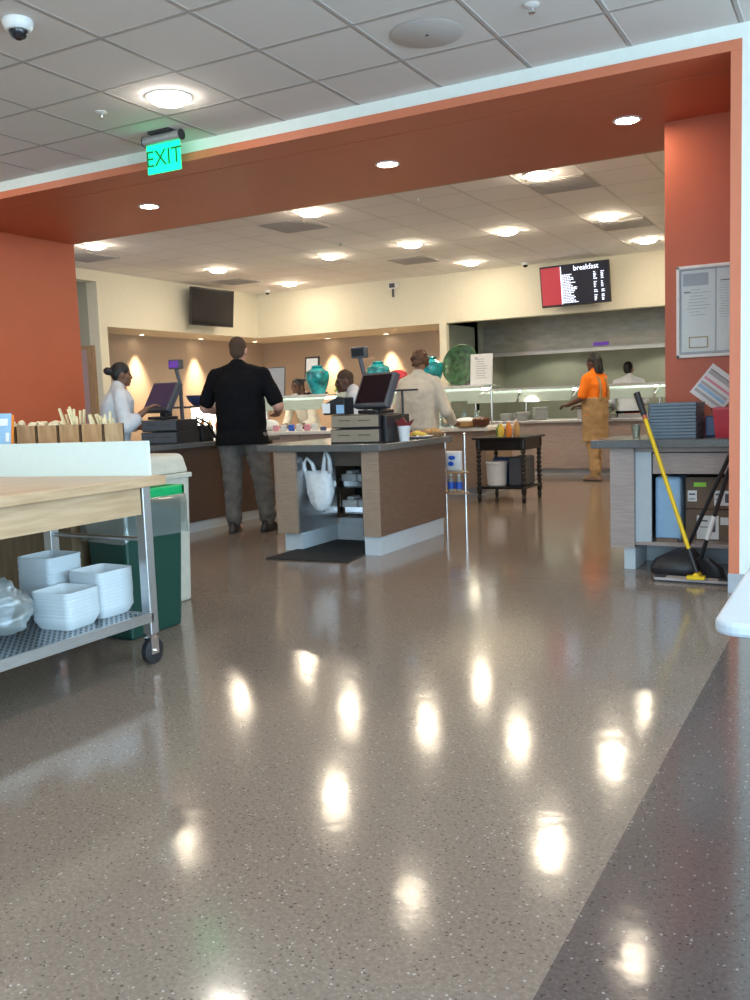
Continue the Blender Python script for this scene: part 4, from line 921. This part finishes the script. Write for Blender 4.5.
# takeout boxes: nested foam trays in three stacks
def foam_mesh():
    b = MB(); s0,s1,h = .088,.108,.055
    P0 = rrect(-s0,s0,-s0,s0,.025,4); P1 = rrect(-s1,s1,-s1,s1,.03,4); n = len(P0)
    vs = [(x,y,0) for x,y in P0]+[(x,y,h) for x,y in P1]+[(x*1.02,y*1.02,h) for x,y in P1]+[(x*1.02,y*1.02,h-.013) for x,y in P1]+[(x*.975,y*.975,h) for x,y in P1]+[(x*.97,y*.97,.006) for x,y in P0]
    fs = [tuple(range(n))[::-1]]
    for a,b_ in ((0,3),(3,2),(2,4),(4,5)):
        for i in range(n): fs.append((a*n+i,a*n+(i+1)%n,b_*n+(i+1)%n,b_*n+i))
    fs.append(tuple(5*n+i for i in range(n)))
    b.add(vs,fs)
    b.v = b.v; return b
fm = foam_mesh().mesh()
f0 = link('foam_tray', fm, 'foam', None, (-3.18,2.89,.246), smooth=True); tags(f0,'white foam takeout tray, lowest of the front stack on the cart shelf','takeout tray','white foam trays on the cart shelf')
def fstack(x,y,n,rz,lab,skip=False):
    for k in range(n):
        lb = 'white foam takeout tray, %s of the %s stack on the cart shelf'%('lowest' if k==0 else 'topmost' if k==n-1 else 'inside', lab)
        z = .246+k*.0165
        if skip and k==0: f0.rotation_euler=(0,0,rz); continue
        dup(f0,(x+random.uniform(-.0015,.0015),y+random.uniform(-.0015,.0015),z),rz+random.uniform(-.01,.01),lb)
fstack(-3.18,2.89,8,R(6),'front',True)
fstack(-3.20,3.13,11,R(-2),'right rear')
fstack(-3.46,3.06,15,R(3),'left rear')
# clear bag beside the stacks
pb = MB().ell((-3.36,2.62,.355),(.20,.17,.13),n=60,k=36)
for v in pb.v:
    n_ = noise.noise(Vector((v.x*9,v.y*9,v.z*9)))+.7*abs(noise.noise(Vector((v.x*22,v.y*22,v.z*22))))+.45*abs(noise.noise(Vector((v.x*48,v.y*48,v.z*48))))
    q_ = (v-Vector((-3.36,2.62,.355))).normalized(); v += q_*(n_-.35)*.06; v.z = max(v.z,.247)
t = thing('plastic_bag',(-3.30,2.60,.246),'crumpled clear plastic bag at the left of the cart shelf','plastic bag')
part('film', pb, 'bagclear', t, 'all')
ctn = MB()
for k in range(5): ctn.lathe([(.03,0),(.04,.05),(.038,.05),(.01,.01)],(-3.36+.05*(k%3),2.55+.06*(k//2),.262+.02*k),14)
part('lids_inside', ctn, 'whiteplastic', t, True)
# ---------------------------------------------------------------- waste bins
t = thing('waste_bin',(-3.55,3.72,0),'dark green waste bin with clear liner behind the cart leg','waste bin')
def taper(x0,x1,y0,y1,z0,z1,g,mb=None):
    mb = mb or MB()
    return mb.add([(x0,y0,z0),(x1,y0,z0),(x1,y1,z0),(x0,y1,z0),(x0-g,y0-g,z1),(x1+g,y0-g,z1),(x1+g,y1+g,z1),(x0-g,y1+g,z1)],[(0,3,2,1),(0,1,5,4),(1,2,6,5),(2,3,7,6),(3,0,4,7),(4,5,6,7)])
part('bin_body', taper(-3.62,-3.385,3.50,3.90,0,.76,.03), 'darkgreen', t, bevel=.015)
rim = MB(); a0,a1,b0,b1 = -3.66,-3.345,3.46,3.94
rim.box(a0,a1,b0,b0+.03,.735,.79).box(a0,a1,b1-.03,b1,.735,.79).box(a0,a0+.03,b0,b1,.735,.79).box(a1-.03,a1,b0,b1,.735,.79)
part('green_rim', rim, 'green', t, bevel=.008)
ln = MB(); nn = 44; vs=[]; fs=[]
for j,(z,g) in enumerate(((.742,.004),(.735,.010),(.70,.012),(.64,.012),(.56,.012),(.525,.014))):
    P = rrect(a0-g,a1+g,b0-g,b1+g,.03,10)[:44]
    for i,(x,y) in enumerate(P):
        w_ = .016*noise.noise(Vector((x*26,y*26,z*5)))+.006*noise.noise(Vector((x*60,y*60,z*30))); zz = z + (0 if j<4 else .05*noise.noise(Vector((x*9,y*9,3))))
        cx_,cy_=(a0+a1)/2,(b0+b1)/2; d_=Vector((x-cx_,y-cy_,0)).normalized(); vs.append((x+d_.x*w_,y+d_.y*w_,zz))
for j in range(5):
    for i in range(44): fs.append((j*44+i,j*44+(i+1)%44,(j+1)*44+(i+1)%44,(j+1)*44+i))
ln.add(vs,fs); part('clear_liner', ln, 'liner', t, 'all')
t = thing('beige_bin',(-3.95,4.35,0),'tall beige recycling bin with sloped lid behind the green waste bin','waste bin')
part('bin_body', taper(-4.06,-3.77,4.14,4.45,0,.80,.02), 'beige', t, bevel=.015)
part('lid_rim', MB().box(-4.09,-3.735,4.11,4.48,.78,.81), 'beige', t, bevel=.006)
part('lid', MB().prism([(-.17,0),(.155,0),(.12,.10),(.09,.12),(-.14,.12),(-.17,.09)],-.18,.18).xf(at((-3.91,4.295,.81)) @ Matrix.Rotation(R(90),4,'X')), 'beige', t, bevel=.02)

# ---------------------------------------------------------------- people
def remesh(mb, voxel, smooth_it=3, disp=0, dsc=9):
    me = mb.mesh(); o = bpy.data.objects.new('tmp', me); COL.objects.link(o)
    r_ = o.modifiers.new('r','REMESH'); r_.mode = 'VOXEL'; r_.voxel_size = voxel
    s_ = o.modifiers.new('s','SMOOTH'); s_.iterations = smooth_it; s_.factor = .5
    bpy.context.view_layer.update()
    out = bpy.data.meshes.new_from_object(o.evaluated_get(bpy.context.evaluated_depsgraph_get()))
    bpy.data.objects.remove(o)
    if disp:
        for v in out.vertices:
            q = v.co; n_ = noise.noise(Vector((q.x*dsc,q.y*dsc,q.z*dsc*1.6)))+.5*noise.noise(Vector((q.x*dsc*2.3,q.y*dsc*2.3,q.z*dsc*3)))
            v.co = q + v.normal*n_*disp
    return out
def person(loc, heading, H, label, skin, shirt, trousers, shoe, hairm, elbows, wrists, hand_dirs, girth=1.0, female=False, lean=0, head_yaw=0, head_pitch=0,
           hair='short', sleeve='short', jacket=False, feet=((-.11,0),(.11,0)), toes=(0,0), belly=0, hem=.90, hip_shift=0):
    s = H/1.75; root = thing('person', loc, label, 'person', None, True, heading)
    hip = Vector((hip_shift,0,.93*s))
    def up(v):                         # lean about the hips
        v = Vector(v); q = v-hip; q.rotate(Euler((-lean,0,0))); return hip+q
    shw = (.185 if female else .205)*s*(.5+.5*girth)
    sh = [up(Vector((-shw+hip_shift,0,1.43*s))), up(Vector((shw+hip_shift,0,1.43*s)))]
    el = [Vector(e)*s for e in elbows]; wr_ = [Vector(e)*s for e in wrists]
    body = MB(); g = girth
    tor = [(.84,.10,.08),(.93,.165,.115),(1.02,.155,.115),(1.10,.145,.11),(1.22,.16,.12),(1.34,.18,.12),(1.42,.17,.095),(1.47,.09,.07),(1.50,.06,.06)]
    def torso(mb, extra, z0, z1, bel=0):
        rings = []
        for z,rx,ry in tor:
            if z0 <= z <= z1:
                rings.append((up(Vector((hip_shift,bel*.5*math.exp(-((z-1.08)/.14)**2),z*s))), rx*s*g+extra, ry*s*g+extra+bel*.5*math.exp(-((z-1.08)/.14)**2)))
        mb.loft(rings, 24)
    torso(body, 0, .84, 1.50)
    for k in (-1,1): body.cap(up(Vector((hip_shift+k*.03*s,-.008*s,1.475*s))), up(Vector((hip_shift+k*shw*.86,-.004,1.425*s))), .052*s, .045*s)
    neck0 = up(Vector((hip_shift,-.005,1.46*s))); hc = up(Vector((hip_shift,.02,1.635*s)))
    body.cap(neck0, up(Vector((hip_shift,.01,1.55*s))), .058*s, .052*s)
    hm = Matrix.Translation(hc) @ Matrix.Rotation(head_yaw,4,'Z') @ Matrix.Rotation(-head_pitch,4,'X') @ Matrix.Scale(s,4)
    hd = MB()
    hd.ell((0,-.012,.015),(.074,.094,.104)); hd.ell((0,.030,-.045),(.056,.062,.070)); hd.cap((0,.082,.012),(0,.100,-.022),.008,.014,8)
    hd.ell((0,.070,-.095),(.026,.024,.018)); hd.cap((-.038,.070,.026),(.038,.070,.026),.014,.014,8)
    hd.ell((0,.086,-.056),(.022,.012,.007)); hd.ell((0,.085,-.068),(.018,.012,.007))
    for k in (-1,1): hd.ell((k*.076,-.006,-.006),(.009,.020,.032)); hd.ell((k*.045,.058,-.02),(.022,.022,.022))
    hd.xf(hm); body.add(hd.v, hd.f)
    hips = [Vector((-.09*s*g+hip_shift,0,.90*s)), Vector((.09*s*g+hip_shift,0,.90*s))]; knees=[]; ank=[]
    for k in (0,1):
        fx,fy = feet[k]; a = Vector((fx*s,fy*s,.085*s)); kn = (hips[k]+a)/2+Vector((0,.02*s,.03*s)); knees.append(kn); ank.append(a)
        body.cap(hips[k],kn,.085*s*g,.055*s*g); body.cap(kn,a,.055*s*g,.036*s)
        body.cap(a-Vector((0,.02*s,.04*s)),a+Vector((0,.13*s,-.05*s)),.035*s,.028*s)
        body.cap(sh[k]-Vector((0,0,.02)),el[k],.048*s*(.5+.5*g),.042*s*g); body.cap(el[k],wr_[k],.042*s*g,.029*s)
        body.ell(el[k],(.041*s*g,)*3)
        d_ = Vector(hand_dirs[k]).normalized(); inner = Vector((1,0,0)) if k==0 else Vector((-1,0,0))
        side = (inner-d_*inner.dot(d_)).normalized(); pn_ = d_.cross(side)
        if pn_.z > 0: pn_ = -pn_
        w0 = wr_[k]; pc = w0+d_*.05*s
        body.cap(w0+d_*.012*s+side*.018*s,w0+d_*.085*s+side*.028*s,.017*s,.014*s,8); body.cap(w0+d_*.012*s-side*.018*s,w0+d_*.082*s-side*.028*s,.017*s,.013*s,8); body.cap(w0,w0+d_*.088*s,.022*s,.014*s,8)
        for q,(off,ln_) in enumerate(((.031,.070),(.011,.080),(-.010,.075),(-.030,.060))):
            b0_ = w0+d_*.085*s+side*off*s; b1_ = b0_+(d_*.85+pn_*.3).normalized()*ln_*.5*s; b2_ = b1_+(d_*.45+pn_*.85).normalized()*ln_*.5*s
            body.cap(b0_,b1_,.0088*s,.0082*s,8); body.cap(b1_,b2_,.0082*s,.007*s,8)
        th0 = w0+d_*.03*s+side*.028*s; th1 = th0+(d_*.6+side*.7+pn_*.25).normalized()*.04*s; th2 = th1+(d_*.85+pn_*.5).normalized()*.032*s
        body.cap(th0,th1,.012*s,.0105*s,8); body.cap(th1,th2,.0105*s,.009*s,8)
    b = link('body', remesh(body,.0075,2), skin, root, smooth='all')
    for k in (-1,1):
        em = MB().ell((k*.030,.079,.004),(.012,.008,.007),n=10,k=6).xf(hm); part('eye', em, 'eye', b, True)
    # shirt
    sm = MB(); bot = .78 if jacket else hem
    base = [(bot,.185,.135)] + [q for q in tor if q[0] > bot+.05 and q[0] <= 1.47]
    rings = []
    for z,rx,ry in base:
        bl = belly*.5*math.exp(-((z-1.05)/.16)**2); k_ = 1.0 if z<1.4 else .55
        rx_ = max(rx,.162 if z<1.3 else rx)
        if z >= 1.47: rx_, k_ = .075, .4
        rings.append((up(Vector((hip_shift,bl*.4,z*s))), rx_*s*g+.022*k_, ry*s*g+.022*k_+bl))
    sm.loft(rings, 28)
    sm.cap(up(Vector((hip_shift,-.012,1.42*s))), up(Vector((hip_shift,-.010,1.497*s))), .095*s, .078*s)
    for k in (-1,1): sm.cap(up(Vector((hip_shift+k*.035*s,-.010*s,1.468*s))), up(Vector((hip_shift+k*shw*.88,-.004,1.418*s))), .072*s, .068*s)
    for k in (0,1):
        e_ = sh[k]+(el[k]-sh[k])*(.80 if sleeve=='short' else 1.0)
        inner = sh[k]*.75+sh[1-k]*.25
        sm.cap(inner,sh[k]-Vector((0,0,.012)),.070*s*g,.058*s*(.5+.5*g))
        sm.cap(sh[k]-Vector((0,0,.012)),e_,.058*s*(.5+.5*g)+.006,.054*s*(.5+.5*g)+.014)
        if sleeve != 'short':
            e2 = el[k]+(wr_[k]-el[k])*(.45 if sleeve=='elbow' else .92)
            sm.cap(el[k],e2,.054*s*g+.010,(.05 if sleeve=='elbow' else .040)*s*g+.008)
    so = link('shirt' if not jacket else 'jacket', remesh(sm,.012,4,.007,8), shirt, root, smooth='all')
    # collar
    cm = MB(); c0 = up(Vector((hip_shift,-.004,1.488*s)))
    cm.lathe([(.078*s,-.012*s),(.068*s,.030*s),(.061*s,.032*s),(.060*s,-.01*s)], c0, 24, Matrix.Rotation(-lean,4,'X'))
    part('collar', cm, shirt, so, True)
    # trousers
    tm = MB(); tm.loft([(Vector((hip_shift,0,.80*s)),.15*s*g,.11*s*g),(Vector((hip_shift,0,.90*s)),.172*s*g,.125*s*g),(up(Vector((hip_shift,0,.99*s))),.162*s*g,.122*s*g+belly*.3)],24)
    for k in (0,1):
        tm.cap(hips[k]-Vector((0,0,.03)),knees[k],.094*s*g+.008,.068*s*g+.012); tm.cap(knees[k],ank[k]+Vector((0,0,.035)),.068*s*g+.012,.056*s+.018)
    link('trousers', remesh(tm,.013,2,.014,9), trousers, root, smooth='all')
    for k in (0,1):
        q = MB(); tr = Matrix.Translation(Vector((ank[k].x,ank[k].y,0))) @ Matrix.Rotation(toes[k],4,'Z') @ Matrix.Scale(s,4)
        q.loft([((0,.05,.0),.045,.145),((0,.05,.022),.050,.150),((0,.045,.05),.044,.130),((0,.015,.08),.038,.085),((0,-.02,.105),.036,.055)],20,2.4); q.xf(tr)
        sh_ = part('shoe', q, shoe, root, True)
        part('sole', MB().loft([((0,.05,0),.048,.150),((0,.05,.018),.052,.153)],20,2.4).xf(tr), 'blackplastic', sh_, True)
    # hair
    hr = MB()
    if hair == 'short': hr.ell((0,-.020,.040),(.079,.094,.088)); hr.ell((0,-.045,-.005),(.070,.060,.075))
    elif hair == 'bun': hr.ell((0,-.020,.035),(.083,.098,.092)); hr.ell((0,-.05,.0),(.074,.06,.08)); hr.ell((0,-.135,.015),(.050,.052,.042))
    elif hair == 'curly':
        hr.ell((0,-.02,.035),(.092,.100,.095)); random.seed(31)
        for q in range(40):
            a = random.uniform(0,2*PI); e_ = random.uniform(-.75,1.3)
            c = Vector((.088*math.cos(e_)*math.cos(a),-.025+.098*math.cos(e_)*math.sin(a),.025+.098*math.sin(e_)))
            if c.y < .045 or c.z > .07: hr.ell(c,(.024,.024,.024),n=8,k=6)
    elif hair == 'dreads':
        hr.ell((0,-.018,.040),(.086,.100,.090)); random.seed(12)
        for q in range(34):
            x = random.uniform(-.075,.075); y = random.uniform(-.105,-.04); ln_ = random.uniform(.13,.21)
            if abs(x) > .05: y = random.uniform(-.10,.0)
            hr.cap((x,y,.04),(x*1.02,y-.025,.04-ln_),.013,.009,7)
    hr.xf(hm); link('hair', remesh(hr,.008,1 if hair in('curly','dreads') else 3, .002, 60), hairm, root, smooth='all')
    return root, up, s, so
rt, up, s_, so = person((-5.30,7.12,0), R(12), 1.86, 'tall heavyset person in black short sleeved shirt and grey jeans, seen from behind', 'skin_p','blackc','jeans','shoe','hairg',
   [(-.36,.02,1.14),(.36,.02,1.13)], [(-.24,.24,1.08),(.26,.24,1.06)], [(.5,.8,.1),(-.5,.8,.1)], girth=1.26, belly=.05, hem=.80, feet=((-.10,-.05),(.19,.06)), toes=(R(12),R(-14)), head_pitch=.10, head_yaw=R(10))
rt, up, s_, so = person((-6.58,6.74,0), R(-42), 1.69, 'person in white coat with dark hair bun pressing the left touchscreen', 'skin_b','chef','jeans','shoe','hairb',
   [(-.28,.14,1.13),(.37,.10,1.09)], [(-.16,.34,1.06),(.33,.31,1.26)], [(.1,1,0),(.15,.9,.45)], female=True, girth=1.22, hair='bun', sleeve='elbow', jacket=True, lean=.14, head_pitch=.15)
rt, up, s_, so = person((-4.33,8.10,0), R(112), 1.62, 'bending person in white uniform shirt with dark shoulder patch behind the island', 'skin_d','chef','blackc','shoe','hairg',
   [(-.28,.22,.98),(.28,.22,.98)], [(-.2,.40,.82),(.18,.42,.80)], [(0,.8,-.4),(0,.8,-.4)], lean=.50, girth=1.0, sleeve='long', head_pitch=.15, head_yaw=R(20))
pq = up(Vector((.21,.03,1.38))*s_); part('shoulder_patch', MB().ell((.262,.17,1.345),(.02,.035,.04)), 'patch', so, True)
rt, up, s_, so = person((-4.22,8.85,0), R(-5), 1.72, 'person with brown curly hair in cream jacket seen from behind', 'skin_t','creamc','blackc','shoe','hairbr',
   [(-.29,.05,1.12),(.30,.04,1.10)], [(-.22,.28,1.04),(.27,.24,.98)], [(.2,1,0),(0,1,-.1)], girth=1.12, hair='curly', sleeve='long', jacket=True, head_yaw=R(35), female=True)
rt, up, s_, so = person((-3.36,12.72,0), R(72), 1.76, 'person with dreadlocks in orange shirt and khaki trousers serving at the rear counter', 'skin_d','orangec','khaki','shoe_b','hairb',
   [(-.25,.06,1.14),(.25,.08,1.12)], [(-.16,.33,1.06),(.17,.36,1.04)], [(0,1,-.1),(0,1,-.1)], girth=1.0, hair='dreads', feet=((-.10,-.06),(.10,.06)), head_pitch=.05)
# khaki apron of the server
ap = MB().loft([((0,0,.55),.20,.15),((0,0,.80),.200,.158),((0,0,.93),.206,.164),((0,0,1.0),.206,.164),((0,0,1.10),.202,.160),((0,0,1.16),.200,.158)],28)
aps = remesh(ap,.012,2,.010,8)
o = link('apron', aps, 'khaki', rt, smooth='all')
part('apron_strap', MB().tube([(-.10,-.15,1.12),(-.09,-.155,1.25),(-.08,-.125,1.40),(-.075,.0,1.50),(-.075,.11,1.42),(-.08,.16,1.12)],.022,8).tube([(.10,-.15,1.12),(.09,-.155,1.25),(.08,-.125,1.40),(.075,.0,1.50),(.075,.11,1.42),(.08,.16,1.12)],.022,8), 'khaki', rt, True)
rt, up, s_, so = person((-3.42,15.05,0), R(205+180), 1.70, 'cook in white coat and black apron behind the long rear food guard', 'skin_t','chef','blackc','shoe','hairb',
   [(-.28,.05,1.12),(.28,.05,1.10)], [(-.2,.28,1.0),(.2,.28,1.0)], [(0,1,-.1),(0,1,-.1)], sleeve='long', jacket=True, head_yaw=R(-35))
part('apron_skirt', MB().loft([((0,0,.50),.22,.16),((0,0,.92),.215,.165)],24), 'blackc', rt, True)
rt, up, s_, so = person((-7.60,12.0,0), R(170), 1.66, 'bending worker in pale coat seen through the left food guard', 'skin_d','creamc','blackc','shoe','hairb',
   [(-.28,.28,.95),(.28,.28,.95)], [(-.2,.36,.98),(.2,.36,.98)], [(0,.9,-.2),(0,.9,-.2)], lean=.40, sleeve='long', jacket=True, head_pitch=.1)
